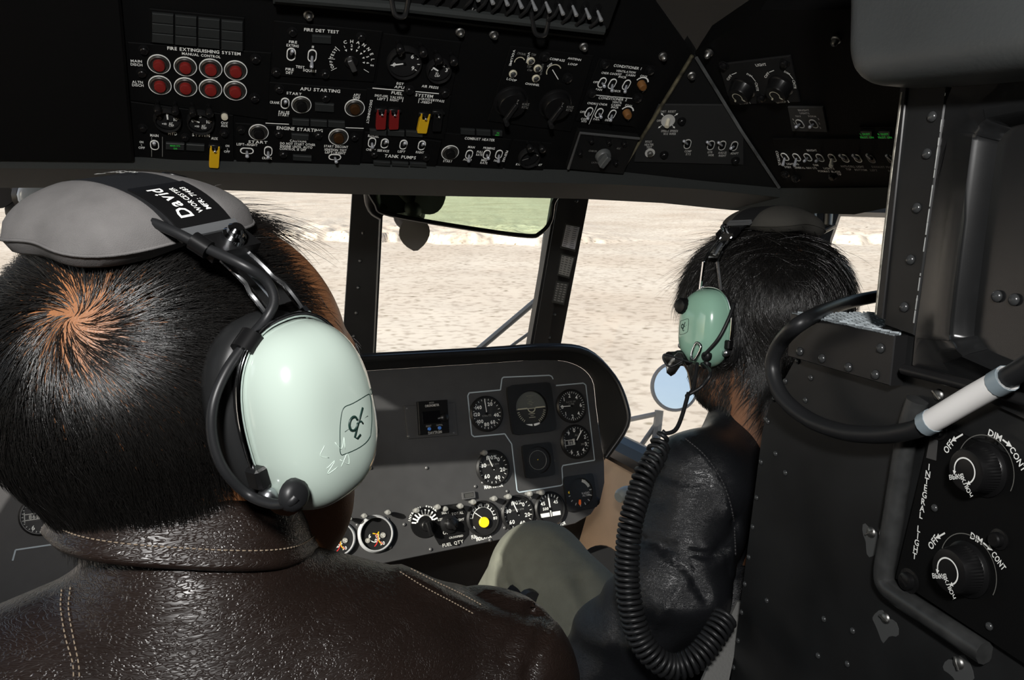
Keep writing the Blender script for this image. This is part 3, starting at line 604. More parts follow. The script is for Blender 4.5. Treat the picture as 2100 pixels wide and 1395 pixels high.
# ---- fuel system
p_ = plate(OH, 'fuel_system_panel', [(752, 179), (925, 195), (912, 285), (746, 263)], 'overhead panel lettered FUEL SYSTEM with two red guards and one yellow guard')
T('FUEL', 802, 186.3, 824.5, 189, 6); T('SYSTEM', 851, 191, 887, 194.6, 6); T('SHUT-OFF', 767.5, 192, 794, 194.7, 4.8); T('VALVES', 799, 195.5, 823.5, 197.5, 4.8); T('LEFT', 773, 199, 789.5, 200.5, 4.8); T('RIGHT', 799, 201, 817, 203, 4.8)
T('CROSS-', 861, 199.3, 884, 201.2, 4.6); T('-FEED', 861.5, 205.8, 881, 207.3, 4.6); T('BYPASS', 887, 202, 910, 204.8, 4.8); T('DISCONNECT', 761, 202, 752.5, 250, 4.2)
for a, b in (((794, 196), (793, 204)), ((826, 196), (824, 206)), ((859, 198), (857, 208)), ((885, 199), (883, 209))): line(OH, p_, [a, b], .0008, None, .0036)
guard(OH, p_, 780, 219, 778, 255, .0125, REDG); guard(OH, p_, 806, 220, 804.5, 255, .0125, REDG); guard(OH, p_, 869, 228, 862, 263, .0130, YEL); guard(OH, p_, 896, 224, 892, 259, .0120, PLAS)
for x, y in ((838, 181), (911, 187)): fastener(OH, p_, x, y, 11)
for i in range(3): lamp_cell(OH, p_, 757+i*37, 260+i*1.5, 757+i*37+34, 271+i*1.5)
# ---- tank pumps
p_ = plate(OH, 'tank_pumps_panel', [(748, 268), (905, 288), (893, 340), (742, 330)], 'overhead panel lettered TANK PUMPS with four toggle switches')
T('REFUEL', 754, 275, 776.5, 276.8, 4.8); T('CHECK', 750, 303, 770, 304.8, 4.4); T('SERVICE', 773, 305, 797, 307, 4.6); T('LEFT', 815, 307, 830, 308.2, 4.6); T('RIGHT', 852, 308.5, 868.5, 309.8, 4.6); T('TANK PUMPS', 788, 316, 852, 320.5, 6.2)
for x, y, tx, ty in ((762, 289, 764, 303), (788, 291, 793, 290), (826.5, 293.5, 831, 293), (864, 295, 869, 294.5)): toggle(OH, p_, x, y, tx, ty, w=.0095, hh=.0155, lev=.013)
for i in range(3): lamp_cell(OH, p_, 765+i*37, 325+i*1.5, 765+i*37+34, 333+i*1.5)
for x, y in ((766, 312), (872, 319)): fastener(OH, p_, x, y, 9)
# ---- combustion heater
p_ = plate(OH, 'combustion_heater_panel', [(910, 270), (1048, 284), (1030, 345), (896, 338)], 'overhead panel lettered COMBUST HEATER with a round start button and three toggles')
T('COMBUST HEATER', 952, 280, 1013.5, 284.5, 5.2); button(OH, p_, 922, 310, 17.5); T('START', 908, 326.7, 926, 328, 4.8); T('MAN', 959, 298, 972.5, 299.2, 4.6); T('AUTO', 949, 323.5, 966, 325, 4.6); T('PRIMING', 990, 300, 1013.5, 301.7, 4.6)
T('FULL', 977, 308, 989.5, 309, 4.4); T('RATE', 975.5, 313.8, 988, 314.8, 4.4); T('MED', 986, 325, 997.5, 326, 4.4); T('RATE', 984, 330.5, 998.5, 331.5, 4.4); T('FAN', 1012, 326, 1021, 327, 4.4); T('PREPARE', 1039, 306, 1030.5, 329, 4.2)
for x, y, tx, ty in ((961, 313.5, 961, 332), (997, 313.5, 1002, 326), (1022, 313.5, 1022, 333)): toggle(OH, p_, x, y, tx, ty, w=.0095, hh=.0150, lev=.016)
lamp_cell(OH, p_, 943, 259, 972, 270); lamp_cell(OH, p_, 975, 261, 1004, 272); lamp_cell(OH, p_, 1008, 263, 1028, 273, txt=('PRE', 'HEAT'))
p_ = plate(OH, 'heater_dial_plate', [(1052, 284), (1132, 292), (1112, 350), (1034, 344)], 'overhead plate with a small half dial lettered KO-50 beside the heater toggles')
for x, y in ((1081, 289), (1105, 290)): lamp_post(OH, p_, x, y, 7, .020)
T('KO-50', 1057, 333.7, 1075, 334.3, 4.4); T("AST.T'UNIT", 1079, 334.3, 1110, 335.2, 4.4)
def kod(part, r):
    part('markings', merge(arc2(.82*r, D2(20), D2(170), .04*r), ticks(.82*r, 1.0*r, [D2(a) for a in range(25, 170, 20)], .05*r), nums(r, (('0', 172), ('15', 22)), .98, .24)), WHT); needle(part, r, D2(205), .8, 0, .1, m=DIMW)
gauge(OH, 1083, 318, 19, 'small overhead heater temperature half dial below two black lamp posts', kod, .003)
# ---- radio compass panel
p_ = plate(OH, 'radio_compass_panel', [(1046, 92), (1216, 112), (1170, 268), (1000, 246)], 'overhead radio compass panel lettered COMPASS ANTENN LOOP with two tuning knobs')
T('VOLUME', 1053.5, 99, 1044.5, 132, 4.4); T('ГРОМК', 1060, 106, 1077, 109, 4.4, DIMW); T('ТЛФ', 1088, 108.5, 1098, 110, 4.4, DIMW); T('VOICE', 1083.5, 104, 1079.5, 126, 4.2); T('LOOP', 1038, 158, 1058, 162.5, 4.6); T('CHANNEL', 1076, 168, 1105, 171.7, 4.4); T('COMPASS', 1126, 117, 1156.5, 121.5, 4.8); T('ANTENN', 1163, 116, 1190, 120, 4.4); T('LOOP', 1164, 127.5, 1182.5, 130, 4.4); T('OFF', 1121, 134, 1131, 127, 4.4); T('ТЛГ', 1079, 133, 1088, 135, 4, DIMW); T('CW', 1080, 140, 1090, 142, 4, DIMW); T('CONTROL', 1112, 128, 1107, 152, 3.6, DIMW)
def arcpaint(pl, px, py, rpx, a0, a1, w, m): r = rpx*pl.scale(px, py)[0]; return lobj('arc_mark', arc2(r, D2(a0), D2(a1), w), m, pl.M(px, py, .0036), p_, False)
CRM = mat('cream_paint', (.55, .52, .40), .6)
arcpaint(OH, 1064, 124, 10, 30, 190, .0013, CRM); arcpaint(OH, 1134, 143, 14, 30, 215, .0014, CRM); line(OH, p_, [(1131, 139), (1143, 159)], .0011, None, .0045)
for x, y in ((1087, 122), (1101, 137), (1050.5, 148), (1097.5, 157.5)):
    b_ = lobj('screw_button', lathe([(.0056, 0), (.0056, .002), (.0046, .003), (.0042, .002)], 18), CRM, OH.M(x, y, .003), p_, 40); lobj('cap', lathe([(.0038, 0), (.0038, .004), (.002, .005)], 14), STEEL, OH.M(x, y, .003), b_, 40)
for x, y in ((1046, 204), (1137, 210)):
    k_ = lobj('tuning_knob', tf(knob_mesh(.0215, .014, 24), (0, 0, 0)), PLAS, OH.M(x, y, .003), p_, 40)
    lobj('crank', merge(box(.006, .030, .005, (0, -.008, .018), .001), tf(cyl(.0035, 0, .012, 12), (0, -.021, .016))), BLKG, OH.M(x, y, .003, D2(-20)), k_, 40)
    lobj('lettering', merge(glyph_parts('KHZ', .017, .006, .0034), glyph_parts('КГЦ', .017, .001, .0034), glyph_parts('7', .004, .010, .004), glyph_parts('8', .004, .005, .004)), DIMW, OH.M(x, y, .0178), k_, False)
for x, y in ((1115, 113), (1162, 157)): fastener(OH, p_, x, y, 11)
# ---- conditioner
p_ = plate(OH, 'conditioner_panel', [(1228, 118), (1345, 134), (1300, 258), (1180, 246)], 'overhead panel lettered CONDITIONER 1 and CONDITIONER 2 with six toggles')
for s, x0, y0, x1, y1, h_ in (('CONDITIONER 1', 1257, 131, 1313.5, 138, 5.6), ('VENTILATION', 1262, 142, 1301.5, 146, 4.6), ('CNDR', 1232, 146, 1247, 147.5, 4.4), ('COCKPIT', 1249, 147.8, 1273, 150, 4.4), ('CABIN', 1282, 150.3, 1301, 152.2, 4.4), ('INCR', 1267, 154, 1283, 156.2, 4.4), ('COOL', 1311.5, 152.3, 1326, 155, 4.6), ('OFF', 1215, 165, 1226, 166, 4.4), ('FAN', 1220.5, 180, 1233, 181.2, 4.4), ('DECR', 1256, 183, 1271, 184.5, 4.4), ('CONDITIONER 2', 1226, 197.2, 1284, 202, 5.4), ('CNDR1', 1203, 208, 1221.5, 210, 4.4), ('CNDR', 1227, 210, 1244, 212, 4.4), ('VENTIL', 1254, 206, 1274, 207.6, 4.2), ('CABIN', 1252, 211.7, 1271, 213, 4.2), ('INCR', 1252, 216.6, 1267, 218, 4.2), ('COOL', 1280.5, 212.3, 1295.5, 215, 4.4), ('OFF', 1188, 226, 1198.5, 227, 4.4), ('CONT', 1190, 240.5, 1207, 242, 4.2), ('HTR', 1191, 245.5, 1203, 246.5, 4.2), ('FAN', 1215.5, 241, 1228, 242.3, 4.4), ('DECR', 1239.5, 243, 1254, 244.5, 4.4)): T(s, x0, y0, x1, y1, h_)
line(OH, p_, [(1220.5, 192), (1296, 199)], .0011, None, .0036); line(OH, p_, [(1225, 208), (1206, 252)], .0009, None, .0036)
for x, y, tx, ty in ((1233, 166.5, 1240, 178), (1254, 169, 1255, 188), (1283, 171, 1281.5, 190), (1206, 227, 1205, 245), (1227, 229, 1233, 241), (1253.6, 232, 1252, 248)): toggle(OH, p_, x, y, tx, ty, w=.0095, hh=.0158, rot=D2(-8), lev=.016)
for x, y in ((1313, 169), (1283, 228)):
    b_ = lobj('small_knob', lathe([(.0062, 0), (.0058, .009), (.0045, .011)], 18), mat('amber_knob', (.16, .07, .02), .35), OH.M(x, y, .003), p_, 40)
    lobj('arc_mark', merge(arc2(.0105, D2(20), D2(150), .0020), bar2(.0085, -.004, .011, -.009, .0008), bar2(.011, -.009, .008, -.014, .0008)), WHT, OH.M(x, y, .0036), b_, False)
for x, y in ((1238, 128), (1331, 141), (1212, 188), (1305, 198)): fastener(OH, p_, x, y, 10)
# ---- latitude control box
p_ = plate(OH, 'latitude_box', [(1184, 262), (1307, 274), (1274, 349), (1160, 338)], 'overhead control box with raised grey edge and a grey rotary knob lettered CHECK', h1=.010, m=PANEL2)
EDG = mat('box_edge', (.06, .062, .062), .5)
lobj('raised_edge', merge(tube([(*OH.loc(1161, 337), .011), (*OH.loc(1185, 263), .011), (*OH.loc(1306, 275), .011)], .0022, 6)), EDG, OH.Ml(0, 0), p_, 40)
for s, x0, y0, x1, y1 in (('CHECK', 1203, 300, 1220, 301.5), ('LATITUDE', 1209, 324, 1229, 326), ('ADC', 1260, 295, 1268, 296)): text(OH, p_, s, x0, y0, x1, y1, 3.8, DIMW, .0106)
kb = lobj('rotary_knob', lathe([(.0125, 0), (.0115, .006), (.010, .0075)], 24), mat('grey_knob', (.07, .075, .075), .45), OH.M(1232, 310, .010), p_, 40); lobj('grip', box(.009, .021, .012, (0, -.002, .011), .0015), MATS['grey_knob'], OH.M(1232, 310, .010, D2(-18)), kb, 30)
for x, y in ((1208, 279), (1244, 282), (1275, 285), (1185, 305), (1258, 325)): fastener(OH, p_, x, y, 6, .010)
# ---- triangular panel
p_ = plate(OT, 'wiper_panel', [(1350, 212), (1482, 213), (1524, 280), (1524, 336), (1300, 330), (1304, 308)], 'overhead triangular panel lettered W/S WIPER with a round selector and four toggles', m=mat('wiper_panel_grey', (.017, .0175, .0175), .55, spec=.3))
T2 = lambda s, x0, y0, x1, y1, h=4.4, m=None: text(OT, p_, s, x0, y0, x1, y1, h, m, .0036)
GL = mat('grey_lettering', (.42, .42, .40), .6)
for s, x0, y0, x1, y1 in (('START', 1351, 226, 1365, 226), ('RESET', 1369.5, 226, 1385, 226), ('OFF', 1346, 245, 1354.5, 245), ('SPEED2', 1355, 266, 1370.5, 266), ('SPEED1', 1373, 266, 1389, 266), ('W/S WIPER', 1359.5, 272, 1385.5, 272), ('PITOT', 1322.5, 288, 1336, 288), ('HEATER', 1321, 294, 1339.5, 294), ('TEST', 1325, 299.5, 1336, 299.5), ('COMP', 1403, 307.5, 1417, 307.5), ('SYS', 1405.5, 313.5, 1415.5, 313.5), ('GYR', 1450, 309.5, 1460, 309.5), ('HOR', 1452, 315.5, 1463, 315.5), ('AAU-32', 1472, 310.5, 1489, 310.5), ('RIGHT', 1473, 316.5, 1488, 316.5), ('ADAPT', 1497, 312, 1513, 312)): T2(s, x0, y0, x1, y1, 4.4, GL)
sx_ = OT.scale(1369, 245)[0]
b_ = lobj('selector', lathe([(.0105, 0), (.0105, .0015), (.0088, .0015), (.0086, .0006)], 26), GL, OT.M(1369, 245, .003), p_, 40)
lobj('lever', tube([(0, 0, 0), (-.004, -.005, .012)], [.0028, .0035], 10), CREAM, OT.M(1370, 243, .003), b_, 40)
lobj('arrow_marks', merge(*[arrow2(.0115*math.cos(D2(a)), .0115*math.sin(D2(a)), .0185*math.cos(D2(a)), .0185*math.sin(D2(a)), .0009, .0035) for a in (45, 135, 225, 315)]), WHT, OT.M(1369, 245, .0036), b_, False)
b_ = lobj('test_button', lathe([(.0078, 0), (.0078, .0012), (.0066, .0012), (.0064, .0004)], 24), GL, OT.M(1332, 311, .003), p_, 40); lobj('cap', lathe([(.0045, 0), (.0045, .006), (.003, .007)], 16), DIRTY, OT.M(1332, 311, .003), b_, 40)
for x, y, tx, ty in ((1409, 293, 1402, 289), (1457, 295.5, 1450, 291), (1480, 296, 1473, 292), (1504.5, 297, 1498, 305)): toggle(OT, p_, x, y, tx, ty, w=.0098, hh=.0165, outline=GL, lev=.012)
for x, y in ((1397, 246), (1361, 315), (1507, 327)): fastener(OT, p_, x, y, 9)
# ---- right light panel
p_ = plate(OR, 'light_panel', [(1475, 130), (1622, 112), (1642, 206), (1500, 212)], 'overhead panel lettered LIGHT with two large round dimmer knobs GROUP 1 and GROUP 2', m=mat('light_panel_grey', (.011, .0112, .0114), .6, spec=.25))
T3 = lambda s, x0, y0, x1, y1, h=4.6, m=None: text(OR, p_, s, x0, y0, x1, y1, h, m, .0036)
T3('LIGHT', 1552, 129.5, 1574, 127.8, 6); T3('GROUP 1', 1518, 208.5, 1540.5, 207, 4.8); T3('GROUP 2', 1594, 206, 1620.5, 204, 4.8)
CRW = mat('knob_cream', (.50, .48, .38), .6)
for kx, ky in ((1527, 176), (1604, 171)):
    s_ = OR.scale(kx, ky); r_ = 25*s_[1]
    k_ = lobj('dimmer_knob', knob_mesh(r_*.82, .018, 30), PLAS, OR.M(kx, ky, .003), p_, 40)
    z_ = .0185; q_ = r_*.36
    lobj('knob_mark', tf(merge(arc2(q_, D2(-40), D2(220), q_*.16), arrow2(q_*.75, -q_*.55, q_*1.3, -q_*1.25, q_*.3, q_*.5), arrow2(-q_*.75, -q_*.55, -q_*1.3, -q_*1.25, q_*.3, q_*.5)), (0, 0, z_)), CRW, OR.M(kx, ky, .003), k_, False)
    T3('OFF', kx-33, ky-16, kx-25, ky-26, 4.6); line(OR, p_, [(kx-24, ky-27), (kx-14, ky-31)], .0012, None, .0036); T3('DIM', kx+7, ky-29, kx+18, ky-23, 4.8); line(OR, p_, [(kx+18, ky-22), (kx+25, ky-13)], .0012, None, .0036); T3('CNTR', kx+26, ky-11, kx+29.5, ky+7, 4.8)
for x, y in ((1487, 130), (1564, 196), (1612, 124)): fastener(OR, p_, x, y, 9)
p_ = plate(OR, 'bright_lights_plate', [(1617, 217), (1689, 217), (1699, 268), (1626, 266)], 'small grey overhead plate lettered BRIGHT LIGHTS with two toggles', m=mat('bright_plate', (.020, .021, .021), .6))
for s, x0, y0, x1, y1 in (('BRIGHT', 1639, 222, 1662, 222), ('LIGHTS', 1642.5, 228, 1662, 228.3), ('NAV', 1634, 234, 1645, 234.5), ('FORM', 1660, 234.3, 1676, 234.8), ('1', 1628, 241, 1630, 241), ('2', 1630, 249, 1632.5, 249), ('1', 1680, 240, 1682, 240), ('2', 1681, 249, 1684, 249), ('3', 1683, 258, 1686, 258)): T3(s, x0, y0, x1, y1, 4.2, GL)
toggle(OR, p_, 1643, 250, 1632, 261, w=.0098, hh=.0165, outline=GL); toggle(OR, p_, 1671, 250, 1660, 261, w=.0098, hh=.0165, outline=GL)
p_ = plate(OR, 'exterior_lights_panel', [(1586, 282), (1852, 282), (1866, 372), (1606, 372)], 'overhead row of nine toggle switches lettered ANTI-COLL LIGHT, one lever white')
for i, (x, y, tx, ty) in enumerate(((1612, 318, 1605, 340), (1636, 319, 1629, 341), (1659, 319, 1649, 331), (1684, 320, 1673, 331), (1709, 320, 1704, 342), (1735, 321, 1722, 318), (1761, 321, 1749, 318), (1789, 322, 1778, 317), (1830, 323, 1818, 318))):
    toggle(OR, p_, x, y, tx, ty, w=.0098, hh=.0165, outline=WHT if i < 7 else DIMW, lev=.016, mlev=WHT if i == 4 else None, lr=.0026 if i == 4 else .0019)
for s, x0, y0, x1, y1, m_ in (('BRIGHT', 1657, 304.5, 1677.5, 304.5, WHT), ('CONTROL', 1595, 306, 1602, 336, WHT), ('LIGHTING', 1615, 332.3, 1640, 333, WHT), ('STBY', 1611, 338.8, 1625, 339.3, WHT), ('GENERAL', 1630, 339.8, 1653, 340.4, WHT), ('NAV LTS', 1656, 340.5, 1677, 341, WHT), ('DIM', 1670, 334.6, 1680.5, 335, WHT), ('LIGHTS', 1691, 341.2, 1713, 342, WHT), ('FORMAT BLADE', 1680, 347, 1725.5, 348.6, WHT), ('TIP', 1719, 353.6, 1728, 354, WHT), ('ANTI-COLL LIGHT', 1726, 337, 1774, 338, GL), ('TOP', 1737, 343, 1748, 343.6, GL), ('BOTTOM', 1755, 344, 1780, 344.8, GL), ('EXHAUST PROT', 1790, 338, 1835, 339, DIMW), ('LEFT', 1787, 345, 1801.5, 345.5, DIMW), ('RIGHT', 1824, 346.3, 1843, 347, DIMW)): T3(s, x0, y0, x1, y1, 4.6, m_)
for x, y in ((1613, 353), (1634, 362), (1710, 358)): fastener(OR, p_, x, y, 8)
p_ = plate(OR, 'dust_protection_lamps', [(1764, 258), (1838, 258), (1840, 280), (1768, 280)], 'pair of green lit overhead lamps reading DUST PROT ON', 'warning lamps')
lamp_cell(OR, p_, 1769, 262, 1793, 277, txt=('L DUST', 'PROT ON'), slope=.01); lamp_cell(OR, p_, 1806, 262, 1830, 277, txt=('R DUST', 'PROT ON'), slope=.01)
# ---- raised upper breaker row with guards and grab handles
p_ = plate(OU, 'breaker_panel', [(-100, -160), (1290, -60), (1248, 58), (1235, 66), (840, 12), (560, -18), (-100, -70)], 'raised overhead breaker panel with a row of pale-tipped toggle levers at the top', 'breaker panel', h0=-.026, h1=.0, m=PANEL2)
tips = [(1012, 9), (1042, 12), (1071, 17.5), (1099.5, 22), (1128, 26), (1155.6, 31), (1183, 33.6), (1210, 39), (1234, 44), (982, 3)]
for x, y in tips:
    toggle(OU, p_, x-10, y-24, x, y, h=.0, w=.0098, hh=.0150, outline=PLAS, lev=.016, mlev=mat('pale_lever', (.5, .52, .54), .35, .7), lr=.0022)
for i in range(13):     # scalloped barriers between the levers
    x, y = 880+i*28.5, -16+i*4.6
    me = cached('barrier', lambda: new_mesh(*tube([(.002, .010, .004), (-.003, .002, .010), (-.008, -.007, .008), (-.006, -.012, .002)], .0022, 6), BLKG, smooth=50, name='barrier'))
    link('barrier', me, OU.M(x, y, 0), p_)
cobj('rail', tube([OU.hit(560, -8, .002), OU.hit(840, 16, .002), OU.hit(1238, 62, .002)], .006, 8), LIPM, p_)
text(OU, p_, 'C', 973, 20, 975, 21, 4, GL, .001); line(OU, p_, [(970, 15), (965, 26)], .0008, GL, .001)
for (x, y), lb in (((820, 16), 'black U-shaped grab handle under the breaker panel, nearer the gauges'), ((1108, 54), 'black U-shaped grab handle below the pale breaker levers')):
    s_ = OU.scale(x, y)[0]
    h_ = wobj('grab_handle', c2w(tube(smooth_path([OU.hit(x-18, y-30, .002), OU.hit(x-16, y-10, .006), OU.hit(x-9, y+15, .012), OU.hit(x+9, y+17, .012), OU.hit(x+16, y-8, .006), OU.hit(x+18, y-28, .002)], 5), .0030, 8)[0]), tube(np.zeros((26, 3))+np.arange(26)[:, None], .003, 8)[1], BLKG); tag(h_, lb, 'handle')
# ---- small console lamps along the upper edge
for x, y, pl in ((632, 27, OH), (942, 62, OH), (1011, 67, OH), (1195, 92, OH), (1417, 152, OT), (1357, 112, OH), (1457, 104, OR), (1718, 76, OR)):
    o_ = lobj('console_lamp', lathe([(.006, 0), (.006, .003), (.0045, .004), (.004, .009), (.002, .011)], 14), DIRTY, pl.M(x, y, .002), con, 40); 
# ================================================================== WINDSCREEN FRAME AND NOSE
def cprism(front, back_off):     # front: list of (px,py,depth); back_off: camera-space offset of the back face
    A = np.array([Cc(*p) for p in front]); n = len(A); B = A+np.asarray(back_off); V = np.concatenate([A, B])
    return V, [list(range(n-1, -1, -1)), list(range(n, 2*n))]+[[i, (i+1) % n, n+(i+1) % n, n+i] for i in range(n)]
FRM = mat('frame_black', (0.011, 0.0115, 0.012), 0.5, bump=.15, bscale=150, var=.3)
nose = struct('wall_front', *kbox(-.85, 1.35, 2.30, 2.33, 0, .42), DARK, 'dark nose bulkhead below the instrument panel', 'wall')
def post(name, V_F, label, rivets, flange, m=FRM):
    o = tag(wobj(name, c2w(V_F[0]), V_F[1], m, None, 30), label, 'window post', kind='structure')
    if flange: cobj('flange', flange, FRM, o)
    me = cached('post_rivet', lambda: new_mesh(*dome(.0050, .0030, 10, 3), RIVM, smooth=True, name='rivet'))
    for px, py, d in rivets:
        link('rivet', me, Matrix.Translation(Vector(C(px, py, d))) @ Matrix.LocRotScale(None, Vector(d2w((0, 0, -1))).to_track_quat('Z', 'Y'), None), o)
    return o
pl_ = post('trim_1', cprism([(729, 300, 1.93), (792, 300, 1.93), (770, 745, 2.27), (700, 745, 2.27)], (-.01, .01, .045)), 'black riveted windscreen post on the left of the centre pane',
     [(745, 478, 2.04), (739, 535, 2.08), (735, 590, 2.12), (731, 642, 2.16), (726, 690, 2.2)], cprism([(757, 300, 1.90), (784, 300, 1.90), (764, 745, 2.24), (733, 745, 2.24)], (0, 0, .03)))
pr_ = post('trim_2', cprism([(1158, 300, 2.05), (1228, 300, 2.05), (1140, 760, 2.42), (1078, 760, 2.42)], (-.01, .01, .045)), 'black windscreen post with three placards right of the centre pane',
     [(1182, 412, 2.10), (1137, 645, 2.30), (1126, 692, 2.33)], cprism([(1163, 300, 2.02), (1190, 300, 2.02), (1115, 760, 2.39), (1085, 760, 2.39)], (0, 0, .03)))
hd = cprism([(-420, 250, 1.80), (1620, 250, 2.05), (1620, 372, 2.05), (-420, 330, 1.80)], (0, 0, .06))
struct('trim_3', c2w(hd[0]), hd[1], FRM, 'black header beam along the top of the windscreen', 'window frame')
rf = cprism([(-420, 262, 1.86), (1700, 262, 2.10), (1900, 20, 1.10), (1425, -260, 1.0), (-420, -400, .85)], (0, .10, .02))
struct('ceiling_1', c2w(rf[0]), rf[1], DARK, 'black roof skin above the overhead console', 'ceiling')
GLS = glassy('windscreen_glass', (.97, .98, .97), .05)
def pane(name, q, label):
    V, F_ = cprism(q, (0, 0, .006)); return struct(name, c2w(V), F_, GLS, label, 'window pane')
pane('window_1', [(-420, 320, 1.83), (745, 320, 1.97), (718, 760, 2.30), (-420, 800, 2.1)], 'left windscreen pane in front of the nearer pilot')
pane('window_2', [(775, 320, 1.97), (1170, 320, 2.08), (1095, 760, 2.43), (755, 760, 2.30)], 'centre windscreen pane between the two posts')
pane('window_3', [(1215, 330, 2.09), (1560, 400, 2.02), (1560, 1060, 2.2), (1225, 930, 2.75), (1120, 760, 2.45)], 'right windscreen pane in front of the co-pilot')
ap = cprism([(1420, 372, 1.80), (1478, 384, 1.80), (1508, 398, 1.80), (1527, 414, 1.80), (1536, 440, 1.80), (1560, 780, 1.80), (1680, 780, 1.80), (1692, 560, 1.80), (1703, 490, 1.80), (1722, 434, 1.80), (1860, 438, 1.80), (1900, 372, 1.80)], (.03, .0, .07))
struct('trim_4', c2w(ap[0]), ap[1], FRM, 'dark corner pillar and window header behind the co-pilot head', 'window frame')
st = empty('latch_rods', C(1690, 470, 1.76), 'pair of steel latch rods on the dark corner pillar above the co-pilot', 'latch')
for x in (1668, 1700): cobj('rod', tube([Cc(x, 420, 1.77), Cc(x-3, 462, 1.77)], .010, 10), DIRTY, st)
cobj('link_bar', tube([Cc(1640, 470, 1.77), Cc(1690, 474, 1.77), Cc(1712, 462, 1.77)], .006, 8), DIRTY, st)
# side wall lining and sill on the co-pilot side
V = [Cc(1170, 930, 2.86), Cc(1330, 945, 2.40), Cc(1620, 1090, 1.75), Cc(1640, 1500, 1.70), Cc(1080, 1420, 2.75), Cc(1100, 1150, 2.85)]
tw = cprism([(1165, 890, 2.90), (1345, 950, 2.42), (1640, 1095, 1.80), (1640, 1500, 1.80), (1060, 1420, 2.85)], (.04, 0, .02))
lin = struct('wall_lining', c2w(tw[0]), tw[1], TAN, 'tan painted side lining below the co-pilot window', 'wall lining')
sl_ = tube([Cc(1190, 880, 2.80), Cc(1345, 960, 2.36), Cc(1640, 1105, 1.74)], .045, 10)
struct('trim_5', c2w(sl_[0]), sl_[1], BLKG, 'thick black window sill rail beside the co-pilot', 'window sill')
lv = empty('side_lever', C(1290, 1020, 2.2), 'grey knobbed lever on the tan side lining', 'lever')
cobj('grip', tube(smooth_path([Cc(1268, 1021, 2.18), Cc(1285, 1012, 2.2), Cc(1310, 1010, 2.24)], 4), [.014, .019, .020, .020, .020, .019, .018, .017, .016], 12), mat('grey_grip', (.19, .21, .21), .45), lv); cobj('stem', tube([Cc(1305, 1010, 2.24), Cc(1350, 1030, 2.3)], .008, 8), DIRTY, lv)
hw = cobj('hand_wheel', tf(lathe([(.055, 0), (.06, .01), (.06, .022), (.05, .03)], 24), Cc(1235, 1160, 2.3), rotx(.5)), PLAS); tag(hw, 'round black hand wheel low on the tan side lining', 'wheel')
# ---- placards on the right post
def placard(q, label, rows):
    d_ = 2.09; o = np.array([Cc(*p) for p in q]); e = empty('placard', c2w(o.mean(0)), label, 'placard')
    cobj('card', cprism(q, (0, 0, .004)), mat('placard_black', (.03, .032, .03), .4), e)
    c = o.mean(0); inn = [c+(p-c)*.86+np.array([0, 0, -.0006]) for p in o]
    m_ = rows[2]; V, F_ = np.array(inn), [[0, 1, 2, 3]]; cobj('paper', (V, F_), m_, e, False)
    ps = []
    for i in range(rows[0]):
        t0 = (i+.25)/rows[0]; t1 = (i+.62)/rows[0]
        for j in range(rows[1]):
            s0 = (j+.10+.2*random.random()*.3)/rows[1]; s1 = (j+.85-.25*random.random())/rows[1]
            bl = lambda s, t: (inn[0]*(1-s)+inn[1]*s)*(1-t)+(inn[3]*(1-s)+inn[2]*s)*t+np.array([0, 0, -.0006])
            ps.append((np.array([bl(s0, t0), bl(s1, t0), bl(s1, t1), bl(s0, t1)]), [[0, 1, 2, 3]]))
    V, F_ = merge(*ps); cobj('print_rows', (V, F_), rows[3], e, False)
PPW = mat('placard_paper', (.42, .44, .50), .6); PPG = mat('placard_grey', (.20, .205, .20), .6); PPD = mat('placard_print', (.13, .135, .16), .6); PPB = mat('placard_dark', (.05, .052, .052), .6)
placard([(1160, 457, 2.06), (1192, 463, 2.06), (1180, 516, 2.10), (1149, 508, 2.10)], 'topmost pale printed placard on the right windscreen post', (11, 2, PPW, PPD))
placard([(1151, 520, 2.11), (1179, 527, 2.11), (1168, 571, 2.15), (1143, 564, 2.15)], 'middle grey tabulated placard on the right windscreen post', (8, 3, PPG, PPB))
placard([(1141, 576, 2.16), (1167, 580, 2.16), (1157, 626, 2.2), (1132, 620, 2.2)], 'lowest dark tabulated placard on the right windscreen post', (8, 3, PPB, PPG))
# ---- wiper outside
GRM = mat('grey_metal_paint', (.16, .17, .18), .5, .3)
w_ = empty('windscreen_wiper', C(1040, 690, 2.6), 'grey wiper with upright blade outside the centre windscreen pane', 'wiper')
cobj('blade', tube([Cc(1124, 478, 2.30), Cc(1095, 705, 2.62)], .013, 8), GRM, w_); cobj('rubber', tube([Cc(1118, 482, 2.33), Cc(1090, 700, 2.64)], .006, 6), RUB, w_)
cobj('arm', tube([Cc(980, 718, 2.66), Cc(1098, 618, 2.58)], .010, 8), GRM, w_); cobj('rod', tube([Cc(1046, 712, 2.66), Cc(1090, 680, 2.62)], .005, 6), GRM, w_); cobj('pivot', tf(cyl(.05, 0, .03, 16), Cc(962, 722, 2.66), rotx(math.pi/2)), GRM, w_)
